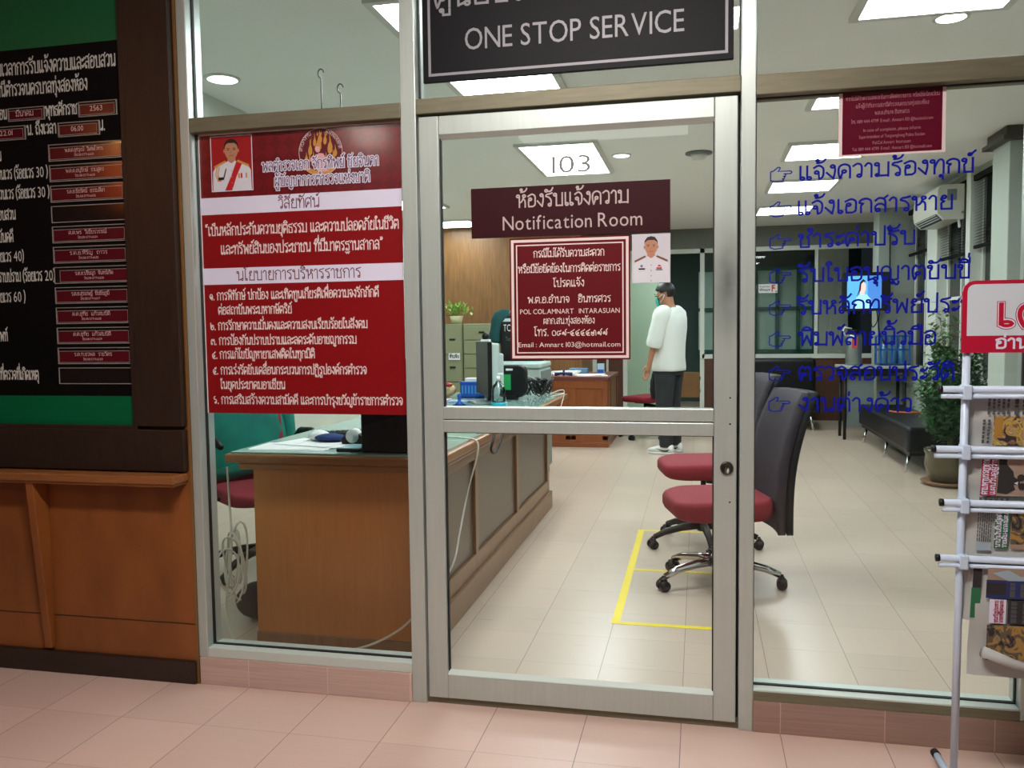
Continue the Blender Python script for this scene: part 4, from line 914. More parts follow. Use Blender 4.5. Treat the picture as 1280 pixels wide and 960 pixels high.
# far end of the counter, seen through the door glass
mo = thing('computer_monitor', 'tall monitor seen edge-on with white back on the counter desk', 'monitor', (-1.42, 2.80, TZ), R(25))
MB().box(-.030, .0, -.22, .22, .055, .42, .006).build('screen', M['black'], mo, local=True)
MB().box(.0, .055, -.20, .20, .065, .41, .012).box(.055, .10, -.12, .12, .12, .34, .012).build('back_cover', mat('silver_grey_plastic', (190, 204, 200), .35), mo, local=True)
MB().box(.005, .04, -.03, .03, .01, .20, .006).build('stand', M['black'], mo, local=True); MB().box(-.10, .12, -.13, .13, .0, .014, .005).build('base', mat('silver_base', (168, 180, 178), .3), mo, local=True)
wc = thing('webcam', 'small black webcam clipped over the edge-on monitor', 'webcam', (-1.40, 2.74, TZ+.42))
MB().S().ball((-1.40, 2.72, TZ+.455), .026, 12, 8).build('body', M['black'], wc); MB().box(-1.43, -1.37, 2.70, 2.75, TZ+.42, TZ+.435, .003).build('clip', C_paperw, wc)
b2 = thing('computer_monitor', 'rounded black monitor back with a green note facing the door', 'monitor', (-1.25, 3.12, TZ))
MB().prism([(a, 3.06, b) for a, b in rrect(-1.41, -1.20, TZ+.015, TZ+.245, .05)], (0, .10, 0)).build('back_cover', M['black'], b2, bevel=.01)
MB().box(-1.34, -1.27, 3.05, 3.16, TZ, TZ+.03, .004).build('stand', M['black'], b2)
MB().box(-1.385, -1.305, 3.056, 3.0575, TZ+.07, TZ+.18).build('green_note', mat('green_note', (24, 158, 84), .6), b2); MB().box(-1.34, -1.29, 3.0555, 3.0575, TZ+.208, TZ+.222).build('white_tag', C_paperw, b2)
sb = thing('sanitizer_bottle', 'clear sanitizer bottle with turquoise base beside the edge-on monitor', 'bottle', (-1.268, 2.52, TZ))
MB().S().lathe([(.0, .03), (.044, .03), (.046, .04), (.046, .11), (.036, .14), (.018, .155), (.018, .165), (0, .165)], (-1.268, 2.52, TZ), 20).build('body', glass('clear_bottle', (.80, .87, .88), 1.5, .05, 1.5), sb)
MB().S().tube([(-1.268, 2.52, TZ+.165), (-1.262, 2.52, TZ+.10), (-1.275, 2.52, TZ+.035)], .005, 8).build('dip_tube', C_paperw, sb)
MB().S().lathe([(0, 0), (.048, 0), (.048, .03), (0, .031)], (-1.268, 2.52, TZ), 20).build('label_band', C_cyan, sb)
MB().S().cyl((-1.268, 2.52, TZ+.165), (-1.268, 2.52, TZ+.20), .012, 12).tube([(-1.268, 2.52, TZ+.2), (-1.268, 2.52, TZ+.212), (-1.235, 2.51, TZ+.212)], .007, 8).build('pump', C_paperw, sb)
mb = MB().S(); r2 = random.Random(3)
for k in range(12):
    cx, cy = -1.16+r2.uniform(-.05, .05), 3.36+r2.uniform(-.10, .08); rr = r2.uniform(.05, .11); ph_ = r2.uniform(0, 6)
    mb.tube(spline([(cx+rr*.8*math.cos(ph_+t), cy+rr*math.sin(ph_+t), TZ+.012+.12*abs(math.sin(t*.9+k))) for t in [i*.7 for i in range(11)]], 3), .0052, 6)
cb = thing('cable_tangle', 'tangle of black and white cables at the far end of the counter desk', 'cables', (-1.19, 3.40, TZ)); mb.build('black_cables', M['black'], cb)
mb = MB().S(); mb.tube(spline([(-1.22, 3.2, TZ+.16), (-1.16, 3.3, TZ+.12), (-1.10, 3.35, TZ+.01), (-1.05, 3.3, TZ+.006), (-1.0, 3.55, TZ+.008)], 5), .005, 6).tube(spline([(-1.10, 3.45, TZ+.01), (-1.02, 3.62, TZ+.03), (-.998, 3.5, TZ-.02), (-.995, 3.3, TZ-.10)], 5), .0035, 6); mb.build('white_cables', C_cable, cb)
bk = thing('blue_basket', 'blue plastic basket behind the edge-on monitor', 'basket', (-1.62, 3.25, TZ))
mb = MB(); mb.box(-1.72, -1.54, 3.20, 3.32, TZ, TZ+.006)
for a in ((-1.72, -1.54, 3.20, 3.206), (-1.72, -1.54, 3.314, 3.32), (-1.72, -1.714, 3.2, 3.32), (-1.546, -1.54, 3.2, 3.32)): mb.box(*a, TZ, TZ+.115)
mb.box(-1.726, -1.534, 3.194, 3.326, TZ+.105, TZ+.118, .003); mb.build('basket', C_bluep, bk)
mb = MB()
for k in range(7): mb.box(-1.71+k*.025, -1.698+k*.025, 3.1975, 3.1995, TZ+.03, TZ+.09)
mb.build('slots', mat('light_blue_plastic', (70, 150, 220), .4), bk)
t = tag(MB().box(-1.69, -1.57, 3.215, 3.305, TZ+.008, TZ+.145, .006).build('tissue_box', C_paperw), 'white box standing inside the blue basket', 'box')
fd = thing('food_bag', 'clear bag of brown snacks left of the blue basket', 'bag', (-1.845, 3.18, TZ))
mb = MB().S(); mb.ball((-1.845, 3.18, TZ+.058), (.10, .07, .056), 14, 9).ball((-1.89, 3.22, TZ+.11), (.06, .05, .04), 12, 7); mb.build('bag', mat('tan_snack', (190, 158, 120), .35, vary=.35, vscale=25), fd)
MB().S().ball((-1.80, 3.15, TZ+.10), (.035, .03, .018), 10, 6).build('label', mat('red_label', (170, 50, 50), .4), fd)
for i, (x, y, w, d, h, m, lab, ct) in enumerate(((-1.78, 2.86, .16, .12, .018, 'pinkpaper', 'pink and white forms in front of the snack bag', 'papers'), (-1.62, 2.84, .14, .11, .012, 'lightblue', 'pale blue folder in front of the blue basket', 'folder'))):
    o = MB().box(x-w/2, x+w/2, y-d/2, y+d/2, TZ, TZ+h, .003).build('form_stack' if i == 0 else 'folder', mat(m, (226, 190, 206) if i == 0 else (170, 206, 226), .6)); tag(o, lab, ct)
st = thing('stamp', 'blue handled rubber stamp standing on the counter desk', 'stamp', (-1.55, 2.58, TZ))
MB().S().lathe([(0, 0), (.03, 0), (.03, .015), (.010, .03), (.012, .05), (.016, .07), (0, .08)], (-1.55, 2.58, TZ), 14).build('handle', C_bluep, st)
MB().S().lathe([(0, 0), (.045, 0), (.045, .008), (0, .0081)], (-1.55, 2.58, TZ-.0001), 14).build('base', mat('navy_plastic', (20, 40, 90), .4), st)
rs = thing('tape_reel', 'blue roll of tape at the left of the counter clutter', 'tape', (-1.74, 2.62, TZ))
MB().S().lathe([(.03, 0), (.055, 0), (.055, .03), (.03, .03), (.03, 0)], (-1.74, 2.62, TZ), 18).build('roll', C_bluep, rs)
mb = MB().S(); mb.tube(spline([(-1.80, 2.55, TZ+.005), (-1.72, 2.52, TZ+.05), (-1.66, 2.48, TZ+.04), (-1.64, 2.46, TZ+.006)], 5), .005, 6); tag(mb.build('charger_cable', M['black']), 'black cord arching over the counter beside the blue tape', 'cable')
# cables hanging over the counter's long side
mb = MB().S(); mb.tube(spline([(-1.20, .95, TZ+.005), (-1.06, .93, TZ+.004), (-.985, .92, TZ-.03), (-1.02, .85, .60), (-1.0, .64, .46), (-.99, .49, .36), (-1.05, .405, .26), (-1.145, .40, .152), (-1.208, .40, .098), (-1.296, .40, .048), (-1.367, .40, .02), (-1.45, .38, .005), (-1.55, .37, .005)], 6), .0045, 6)
tag(mb.build('white_cable', C_cable), 'thin white cable drooping from the counter top to the floor before its end panel', 'cable')
mb = MB().S(); mb.tube(spline([(-1.20, 1.35, TZ+.005), (-1.06, 1.30, TZ+.012), (-.985, 1.22, TZ-.01), (-.985, 1.16, TZ-.08), (-.99, 1.28, TZ-.11), (-.985, 1.42, TZ-.03), (-1.02, 1.50, TZ+.008), (-1.15, 1.56, TZ+.006)], 6), .006, 7)
tag(mb.build('black_cable', M['black']), 'black cable looped over the counter edge below the door rail', 'cable')
# coil of white cables beside the counter
cc = thing('cable_coil', 'bundle of white cables hanging beside the counter end', 'cables', (-1.935, .42, .3))
mb = MB().S(); r3 = random.Random(11)
for k in range(7):
    a, b = r3.uniform(.03, .065), r3.uniform(.10, .17); cx, cy = -1.935+r3.uniform(-.02, .02), .40+r3.uniform(-.05, .05); cz = .36+r3.uniform(-.05, .02)
    mb.tube([(cx+a*math.sin(t), cy+.03*math.cos(t*1.3+k), cz-b*math.cos(t)) for t in [2*math.pi*i/18 for i in range(19)]], .0045, 6)
mb.tube(spline([(-1.94, .40, .53), (-1.93, .38, .40), (-1.95, .36, .18), (-1.90, .32, .05), (-1.82, .26, .006)], 5), .0045, 6)
mb.tube(spline([(-1.96, .42, .76), (-1.955, .42, .6), (-1.94, .40, .50)], 5), .0045, 6)
mb.build('cable_loops', C_cable, cc)
db = tag(MB().S().ball((-2.0, .72, .085), (.11, .10, .085), 14, 8).build('rubbish_bag', M['black_soft']), 'dark bag on the floor behind the white cable bundle', 'bag')

# ------------------------------------------------------------------ chairs
def star_base(t, r, m_leg, rot, h=.40, colm=None):
    for k in range(5):
        a = R(rot+72*k); ca, sa = math.cos(a), math.sin(a)
        mb = MB().S()
        pts = [(.03*ca, .03*sa, .125), (.4*r*ca, .4*r*sa, .118), (.75*r*ca, .75*r*sa, .098), (.97*r*ca, .97*r*sa, .070)]
        mb.tube(pts, [.027, .024, .020, .017], 8); l = mb.build('base_leg', m_leg, t, local=True)
        c = MB().S(); cx, cy = r*ca, r*sa; px, py = -sa, ca
        for s in (-1, 1): c.cyl((cx+px*.008*s, cy+py*.008*s, .027), (cx+px*.030*s, cy+py*.030*s, .027), .027, 14)
        c.cyl((cx, cy, .03), (cx, cy, .075), .008, 8); c.tube([(cx-px*.02, cy-py*.02, .052), (cx+px*.02, cy+py*.02, .052)], .014, 8)
        c.build('caster', M['black'], l, local=True)
    MB().S().cyl((0, 0, .09), (0, 0, .15), .038, 16).build('hub', m_leg, t, local=True)
    MB().S().cyl((0, 0, .14), (0, 0, .30), .024, 14).cyl((0, 0, .28), (0, 0, h), .016, 14).build('gas_column', colm or M['black'], t, local=True)
def seat_mesh(w, d, th, z, m, t, round_=.13):
    """cushion with rounded waterfall front; chair faces local +x"""
    mb = MB().S(); o = rrect(-d*.48, d*.52, -w/2, w/2, round_, 5); rings = []
    for zz, k in ((0, .90), (.10, .96), (.30, 1.), (.78, 1.), (.93, .97), (1., .91)):
        rings.append([(x*k, y*k, z+th*zz-(.022*max(0, (x-.10)/(d*.42))**2 if zz > .4 else 0)) for x, y in o])
    mb.loft(rings); mb.build('seat', m, t, local=True)
def back_mesh(t, w, z0, z1, lean, m_f, m_s, x0=-.22, th=.055, head=False):
    """curved backrest: fabric front and black shell; faces +x"""
    def P(u, v, off):    # u -1..1 across, v 0..1 up
        ww = w/2*(1-.10*abs(2*v-1)**3-.05*(v > .8)*(v-.8)*5)
        x = x0-lean*1.15*v**2.2+.02*math.sin(v*math.pi*.9)-.03*(1-u*u)*.6-off
        return (x+.03*u*u*.4, u*ww, z0+(z1-z0)*v)
    nu, nv = 10, 12
    for nm, m, o0, o1, k in (('backrest', m_f, -.0, th*.55, 1.), ('back_shell', m_s, th*.5, th, 1.03)):
        mb = MB().S(); F = []; B = []
        for j in range(nv+1):
            v = j/nv
            for i in range(nu+1):
                u = (2*i/nu-1); e = max(abs(u), abs(2*v-1)); ease = (1-max(0, (e-.8)/.2)**2*.5)
                a = P(u*k, v, o0+(1-ease)*.02); b = P(u*k, v, o1)
                if nm == 'backrest' and (j in (4, 7)): a = (a[0]-.006, a[1], a[2])
                F.append(a); B.append(b)
        n = len(F); W = nu+1; fs = []
        for j in range(nv):
            for i in range(nu):
                q = j*W+i; fs.append((q, q+1, q+W+1, q+W)); fs.append((n+q, n+q+W, n+q+W+1, n+q+1))
        per = [i for i in range(W)]+[j*W+nu for j in range(1, nv+1)]+[nv*W+i for i in range(nu-1, -1, -1)]+[j*W for j in range(nv-1, 0, -1)]
        for a, b in zip(per, per[1:]+per[:1]): fs.append((a, n+a, n+b, b))
        mb.add(F+B, fs); mb.build(nm, m, t, local=True)
    if head: MB().S().ball((x0-lean-.02, 0, z1+.0), (.045, w*.30, .055), 14, 8).build('headrest', m_f, t, local=True)
    MB().S().tube([(-.02, 0, .40), (-.16, 0, .385), (x0-.06, 0, .43), (x0-.055-lean*.3, 0, .62)], [.022, .022, .020, .016], 8).build('back_bracket', M['black'], t, local=True)
def armrests(t, w, m):
    for s in (-1, 1):
        a = MB().S().tube([(.0, s*w*.35, .42), (.02, s*w*.56, .44), (.03, s*w*.58, .60), (.02, s*w*.58, .735)], [.014, .014, .016, .018], 8).build('armrest', m, t, local=True)
        o = MB().S(); o.tube([(-.16, s*w*.58, .715), (-.08, s*w*.58, .752), (.06, s*w*.58, .762), (.17, s*w*.57, .735)], [.016, .026, .026, .016], 8); o.build('arm_pad', m, a, local=True)

# the two maroon chairs facing the counter
chA = thing('office_chair', 'maroon and grey office chair with chrome base nearest the door', 'chair', (.10, 1.62, 0), R(180+15), 'maroon office chairs in the room')
star_base(chA, .316, C_chrome, 210.6-195, .41, C_chrome)
seat_mesh(.50, .50, .105, .372, C_red, chA)
MB().box(-.10, .10, -.10, .10, .345, .376, .008).build('mechanism', M['black'], chA, local=True)
back_mesh(chA, .47, .30, 1.0, .11, C_grayf, M['black_soft'], -.24, .085)
chB = thing('office_chair', 'maroon office chair with black base behind the chrome based chair', 'chair', (.03, 2.42, 0), R(180+12), 'maroon office chairs in the room')
star_base(chB, .33, M['black'], 206-192, .46)
seat_mesh(.50, .50, .095, .435, C_red, chB)
MB().box(-.10, .10, -.10, .10, .418, .450, .008).build('mechanism', M['black'], chB, local=True)
back_mesh(chB, .47, .40, 1.04, .10, C_grayf, M['black_soft'], -.24, .07)
chC = thing('office_chair', 'maroon seated chair far back beside the man in white', 'chair', (-.63, 7.45, 0), R(150), 'maroon office chairs in the room')
star_base(chC, .30, M['black'], 20, .44); seat_mesh(.46, .46, .075, .44, C_red, chC); MB().box(-.09, .09, -.09, .09, .42, .445, .006).build('mechanism', M['black'], chC, local=True)
back_mesh(chC, .43, .50, .92, .08, C_grayf, M['black_soft'], -.22, .06)
chD = thing('office_chair', 'maroon office chair with armrests and a teal jacket at the counter', 'chair', (-2.38, 1.45, 0), R(-40))
star_base(chD, .30, M['black'], 12, .42); seat_mesh(.48, .48, .08, .405, C_red, chD); MB().box(-.09, .09, -.09, .09, .385, .41, .006).build('mechanism', M['black'], chD, local=True)
back_mesh(chD, .44, .47, .98, .06, C_red, M['black'], -.22, .055); armrests(chD, .48, M['black'])
jk = thing('jacket', 'teal green jacket hung over the back of the armchair at the counter', 'jacket', (-2.38, 1.45, 0), R(-40))
mb = MB().S(); rings = []
for k in range(11):
    v = k/10; z = .52+.49*v; ring = []
    for i in range(28):
        a = 2*math.pi*i/28; f = .012*math.sin(5*a+v*6)+.008*math.sin(9*a-v*4)
        wx = (.075+.02*(1-v))*(1+f*3); wy = (.262-.05*v**3+.02*(1-v))*(1+f)
        if v > .9: wx *= .7
        ring.append((-.275-.06*v+.03*math.sin(v*2.8)-.0+wx*math.cos(a), wy*math.sin(a), z+.02*math.sin(3*a)*(1-v)))
    rings.append(ring)
mb.loft(rings); mb.build('body', C_teal, jk, local=True)
for s in (-1, 1):
    MB().S().tube([(-.30, s*.20, .96), (-.30, s*.275, .82), (-.29, s*.285, .64), (-.27, s*.27, .50)], [.045, .055, .052, .046], 10).build('sleeve', C_teal, jk, local=True)

# yellow tape marks on the floor
tx = [(-.385, .915), (-.345, .915)]
mb = MB(); mb.box(-.383, -.345, .93, 2.74, 0, .0012).box(-.345, .15, .93, .965, 0, .0012).box(-.345, .15, 1.792, 1.822, 0, .0012).box(-.345, .15, 2.71, 2.74, 0, .0012)
tag(mb.build('floor_tape', mat('yellow_tape', (240, 214, 20), .45)), 'yellow tape marking out boxes on the floor below the chairs', 'tape')

# ------------------------------------------------------------------ second desk, copier, cabinets
C_d2 = mat('red_brown_desk', (142, 78, 40), .35, vary=.14, vscale=5, stretch=(9, 9, .9))
d2 = thing('office_desk', 'red-brown wooden desk with maroon top at the back of the room', 'desk', (-1.33, 7.1, 0))
X0, X1, Y0, Y1 = -1.70, -.985, 6.56, 7.62
MB().box(X0-.02, X1+.02, Y0-.02, Y1+.02, .745, .79, .006).build('desktop', mat('maroon_top', (112, 60, 52), .3), d2)
mb = MB(); mb.box(X0, X1, Y0, Y0+.03, .05, .70).build('front_panel', C_d2, d2)
mb = MB()
for x in (X0, -1.46, -1.40, X1-.06): mb.box(x, x+.06, Y0-.012, Y0+.002, .08, .745, .003)
mb.box(X0, X1, Y0-.014, Y0+.02, .66, .745, .003).box(X0, X1, Y0-.012, Y0+.02, .05, .13, .003); mb.build('panel_framing', C_d2, d2)
mb = MB(); mb.box(X1-.03, X1, Y0+.03, Y1, .05, .745); mb.build('side_panel', C_desk2, d2)
MB().box(X1, X1+.008, Y0+.3, Y0+.34, .1, .74).box(X1, X1+.008, Y1-.06, Y1, .1, .74).box(X1, X1+.008, Y0+.0, Y0+.06, .1, .74).build('side_framing', C_d2, d2)
MB().box(X0-.01, X1+.012, Y0-.02, Y1, 0, .055, .004).build('base', C_d2, d2)
mb = MB(); sheet(mb, -1.18, 6.78, .34, .24, .1, .79); sheet(mb, -1.21, 6.80, .32, .24, -.1, .791, .012); tag(mb.build('document_stack', C_paperw), 'white documents at the front of the red-brown desk', 'papers')
mb = MB(); sheet(mb, -1.545, 7.0, .30, .30, .3, .79, .02); sheet(mb, -1.53, 7.05, .26, .22, .8, .81, .02); tag(mb.build('document_stack', C_paperw), 'loose white bundle of documents at the left of the red-brown desk', 'papers')
hs = thing('phone_handset', 'dark blue phone lying on the red-brown desk front edge', 'phone', (-1.52, 6.72, .79))
MB().S().tube([(-1.60, 6.70, .81), (-1.50, 6.70, .822), (-1.40, 6.71, .81)], [.022, .013, .022], 10).build('handset', mat('navy_phone', (28, 36, 96), .35), hs); MB().S().cyl((-1.51, 6.78, .79), (-1.51, 6.78, .86), .014, 10).build('rest', mat('navy_phone2', (28, 36, 96), .35), hs)
bx = thing('tissue_packet', 'pale blue packet standing upright on the red-brown desk', 'box', (-1.13, 7.2, .79)); MB().box(-1.17, -1.09, 7.17, 7.23, .79, .91, .004).build('packet', mat('pale_packet', (176, 206, 220), .4), bx); MB().box(-1.165, -1.095, 7.168, 7.17, .80, .84).build('label', C_bluep, bx)
ca = thing('cash_box', 'low blue grey file box lying at the back of the red-brown desk', 'box', (-1.42, 7.3, .79)); MB().box(-1.52, -1.30, 7.24, 7.40, .79, .85, .006).build('box', mat('blue_grey_box', (96, 140, 176), .4), ca); MB().box(-1.45, -1.37, 7.236, 7.24, .81, .83).build('label', C_paperw, ca)
# copier
co = thing('photocopier', 'pale grey photocopier standing between counter and red-brown desk', 'photocopier', (-1.56, 4.7, 0))
MB().box(-1.79, -1.345, 4.42, 4.95, .06, .98, .012).build('cabinet', C_grey, co); MB().box(-1.345, -1.335, 4.44, 4.93, .08, .96, .003).build('side_panel', C_greyd, co)
MB().box(-1.79, -1.34, 4.40, 4.95, .985, 1.03, .012).build('lid', C_grey, co); mb = MB()
for z in (.25, .45): mb.box(-1.77, -1.36, 4.412, 4.42, z, z+.17, .003)
mb.build('paper_drawer', C_greyd, co)
for x in (-1.76, -1.38):
    for y in (4.47, 4.90): MB().S().cyl((x, y, 0), (x, y, .065), .022, 10).build('foot', M['black'], co)
# steel cabinets
for i, (x0, x1, lab) in enumerate(((-3.02, -2.77, 'narrow beige steel drawer cabinet at the back left corner'), (-2.76, -2.42, 'beige steel drawer cabinet right of the narrow one'))):
    cbn = thing('drawer_cabinet', lab, 'cabinet', ((x0+x1)/2, 7.3, 0), 0, 'steel drawer cabinets')
    MB().box(x0, x1, 7.0, 7.6, 0, 1.40, .006).build('carcass', C_beige, cbn)
    nd = 8 if i else 4
    for k in range(nd):
        h_ = 1.34/nd; z0 = .03+k*h_
        d = MB().box(x0+.012, x1-.012, 6.985, 7.0, z0+.006, z0+h_-.006, .003).build('drawer', C_beige, cbn)
        MB().box((x0+x1)/2-.035+(.06 if i else 0), (x0+x1)/2+.035+(.06 if i else 0), 6.975, 6.986, z0+h_*.5, z0+h_*.5+.022, .003).build('handle', M['black'], d)
lb = MB(); lb.box(-2.94, -2.80, 6.970, 6.9755, .97, 1.05); o = tag(lb.build('cabinet_sign', C_paperw), 'small white sign on the narrow beige cabinet', 'sign')
mb = MB(); write(mb, 'ห้ามจับ', .034, -2.93, -2.81, z=.992, y=6.9695, wt=.2); mb.build('lettering', M['black'], o)
fp = thing('potted_plant', 'small leafy green plant on top of the beige cabinets', 'plant', (-2.9, 7.2, 1.40))
MB().S().lathe([(0, 0), (.06, 0), (.085, .10), (.075, .10), (.07, .085), (0, .085)], (-2.9, 7.2, 1.40), 16).build('pot', mat('pale_pot', (196, 190, 150), .5), fp)
def leaf(mb, p, d, l, w, up=(0, 0, 1)):
    d = Vector(d).normalized(); s = d.cross(Vector(up)); s = s.normalized() if s.length > .01 else Vector((1, 0, 0)); n = s.cross(d); p = Vector(p)
    mb.add([p, p+d*l*.45+s*w/2+n*l*.06, p+d*l, p+d*l*.45-s*w/2+n*l*.06], [(0, 1, 2, 3)])
mb = MB(); r4 = random.Random(5)
for k in range(140):
    a = r4.uniform(0, 6.28); e = r4.uniform(-.2, 1.3); l = r4.uniform(.05, .11); p = (-2.9+r4.gauss(0, .07), 7.2+r4.gauss(0, .06), 1.50+r4.uniform(0, .12))
    leaf(mb, p, (math.cos(a)*math.cos(e), math.sin(a)*math.cos(e), math.sin(e)), l, l*.4)
stuff(mb.build('foliage', mat('pale_green_leaf', (140, 178, 80), .5, vary=.3, vscale=20), fp))

# swing gate and sticker at the partition
gt = thing('swing_gate', 'low brown wooden swing gate with rounded corners at the partition opening', 'gate', (-.13, 9.3, .3))
MB().prism([(a, 9.42, b) for a, b in rrect(-.32, .06, .33, .69, .03)], (0, .03, 0)).build('leaf', mat('gate_wood', (124, 88, 48), .4, vary=.12, vscale=6), gt, bevel=.004)
MB().box(.018, .03, 9.395, 9.43, .40, .45).box(.018, .03, 9.395, 9.43, .58, .63).build('hinge', C_chrome, gt)
MB().S().cyl((-.28, 9.41, .40), (-.28, 9.42, .40), .012, 10).build('bolt', M['black'], gt)
sk = thing('sticker', 'white and red sticker on the partition glass', 'sticker', (.93, 9.42, 1.84))
MB().box(.812, 1.062, 9.424, 9.4265, 1.785, 1.905).build('sheet', C_paperw, sk)
mb = MB(); mb.poly([(.985, 9.4235, 1.80), (1.0, 9.4235, 1.80), (1.0, 9.4235, 1.84), (1.03, 9.4235, 1.84), (1.03, 9.4235, 1.86), (1.01, 9.4235, 1.86), (1.01, 9.4235, 1.88), (1.035, 9.4235, 1.88), (1.035, 9.4235, 1.895), (.985, 9.4235, 1.895)]); mb.box(1.035, 1.056, 9.4235, 9.4238, 1.795, 1.812); mb.build('red_mark', mat('sticker_red', (200, 30, 34), .5), sk)
mb = MB(); write(mb, 'ห้ามเข้าก่อน', .018, .825, .965, z=1.862, y=9.4234, wt=.14); write(mb, 'ได้รับอนุญาต', .022, .825, .968, z=1.815, y=9.4234, wt=.18); mb.build('lettering', M['black'], sk)

# ------------------------------------------------------------------ waiting corner on the right
def sofa(label, x0, x1, y0, y1):
    t = thing('sofa', label, 'sofa', ((x0+x1)/2, (y0+y1)/2, 0))
    MB().box(x0, x1, y0, y1-.12, .30, .47, .035).build('seat', C_leather, t, smooth=False)
    MB().box(x0-.01, x1+.01, y1-.20, y1, .36, .90, .05).build('backrest', C_leather, t)
    MB().box(x0, x1, y0+.02, y1-.02, .22, .31, .01).build('frame', M['black'], t)
    for x in (x0+.1, x1-.12):
        for y in (y0+.08, y1-.1): MB().S().tube([(x, y, .23), (x+(.04 if x > (x0+x1)/2 else -.04), y-.03, .0)], [.018, .012], 8).build('leg', C_chrome, t)
    return t
sofa('black leather sofa against the wooden partition', .42, 1.50, 8.35, 9.05)
bn = thing('bench', 'long black leather bench along the right side of the room', 'bench', (2.0, 6.2, 0))
MB().box(1.80, 2.28, 5.18, 7.50, .19, .42, .035).build('seat', C_leather, bn); MB().box(1.83, 2.25, 5.22, 7.46, .16, .20, .006).build('frame', M['black'], bn)
for y in (5.34, 6.25, 7.32):
    for x in (1.86, 2.22): MB().S().tube([(x, y, .17), (x+(-.05 if x < 2 else .03), y-.04, 0)], [.018, .011], 8).build('leg', C_chrome, bn)
rp = tag(MB().S().tube(spline([(1.93, 6.55, .432), (1.98, 6.45, .432), (2.10, 6.40, .432), (2.2, 6.45, .432), (2.24, 6.40, .432)], 5), .010, 8).build('orange_strap', mat('orange_strap', (190, 100, 62), .6)), 'orange strap lying on the black bench', 'strap')
tb = thing('side_table', 'dark table holding the steel urn beside the white column', 'table', (2.0, 8.0, 0))
MB().box(1.60, 2.36, 7.50, 7.95, .825, .86, .006).build('tabletop', mat('pale_table_top', (176, 182, 178), .3), tb)
MB().box(1.62, 2.34, 7.53, 7.93, .74, .825).build('apron', M['black'], tb)
MB().box(1.66, 1.98, 7.60, 7.63, .14, .74).build('modesty_panel', C_greyd, tb)
for x in (1.66, 2.30):
    for y in (7.56, 7.90): MB().S().cyl((x, y, 0), (x, y, .74), .018, 10).build('leg', M['black'], tb)
ur = thing('water_urn', 'steel hot water urn with black lid on the side table', 'urn', (1.77, 7.7, .86))
MB().S().lathe([(0, 0), (.085, 0), (.09, .03), (.09, .33), (.08, .36), (0, .361)], (1.77, 7.7, .86), 24).build('body', mat('urn_steel', (150, 158, 154), .28, .7), ur)
MB().S().lathe([(0, 0), (.085, 0), (.07, .04), (.03, .055), (0, .056)], (1.77, 7.7, 1.222), 20).build('lid', M['black'], ur)
MB().S().tube([(1.68, 7.66, 1.20), (1.64, 7.64, 1.26), (1.66, 7.64, 1.30), (1.74, 7.66, 1.285)], .010, 8).build('spout', C_paperw, ur); MB().box(1.735, 1.80, 7.600, 7.612, 1.06, 1.18, .004).build('label', mat('urn_label', (196, 70, 56), .5), ur)
cr = thing('water_crate', 'translucent blue plastic crate of bottles on the side table', 'crate', (2.2, 7.7, .86))
mb = MB(); C_trb = mat('blue_crate_plastic', (34, 100, 176), .3)
for x in (2.04, 2.16, 2.28, 2.345): mb.box(x-.012, x+.012, 7.56, 7.58, .86, 1.20); mb.box(x-.012, x+.012, 7.84, 7.86, .86, 1.20)
for z in (.862, 1.03, 1.185): mb.box(2.03, 2.355, 7.56, 7.58, z, z+.018); mb.box(2.03, 2.355, 7.84, 7.86, z, z+.018); mb.box(2.03, 2.045, 7.56, 7.86, z, z+.018); mb.box(2.34, 2.355, 7.56, 7.86, z, z+.018)
mb.box(2.03, 2.355, 7.56, 7.86, .861, .87); mb.build('frame', C_trb, cr)
for k, x in enumerate((2.10, 2.20, 2.29)):
    b = thing('water_bottle', 'clear water bottle standing in the blue crate on the side table', 'bottle', (x, 7.7, .871), 0, 'water bottles in the blue crate')
    MB().S().lathe([(0, 0), (.036, 0), (.037, .15), (.030, .18), (.014, .21), (0, .211)], (x, 7.7, .871), 14).build('body', mat('water_plastic', (120, 170, 200), .15), b); MB().S().cyl((x, 7.7, 1.078), (x, 7.7, 1.10), .015, 10).build('cap', C_paperw, b)
tv = thing('television', 'flat television with a blue picture mounted by the white column', 'television', (1.86, 7.5, 1.7), R(-4))
MB().box(-.255, .26, .0, .05, -.215, .225, .008).build('housing', M['black'], tv, local=True)
scr = mat('screen_picture', (90, 170, 230), .3, emit=(96, 178, 236), estr=.85); skn = mat('screen_skin', (240, 200, 190), .3, emit=(236, 206, 204), estr=.8); shr = mat('screen_hair', (40, 34, 40), .3, emit=(30, 26, 32), estr=.4); swt = mat('screen_cyan', (170, 226, 250), .3, emit=(150, 220, 250), estr=.9); sdb = mat('screen_blue', (70, 130, 210), .3, emit=(76, 134, 214), estr=.85)
mb = MB(); f = lambda m, pts, k: mb.M(m).poly([(a, -.001-.0004*k, b) for a, b in pts])
f(0, [(-.20, -.185), (.165, -.185), (.165, .185), (-.20, .185)], 0); f(4, [(.02, -.185), (.165, -.185), (.165, .185), (.02, .185)], 1)
f(3, [(-.13, -.185), (.07, -.185), (.06, -.09), (.01, -.03), (-.04, -.01), (-.10, -.06)], 2)
f(1, [(-.06, -.03), (-.02, -.03), (.0, .03), (.0, .09), (-.03, .12), (-.06, .10), (-.07, .04)], 3); f(2, [(-.075, .02), (-.065, .11), (-.03, .15), (.0, .12), (-.03, .115), (-.05, .09), (-.055, .02), (-.10, -.06)], 4)
mb.build('screen', [scr, skn, shr, swt, sdb], tv, local=True)
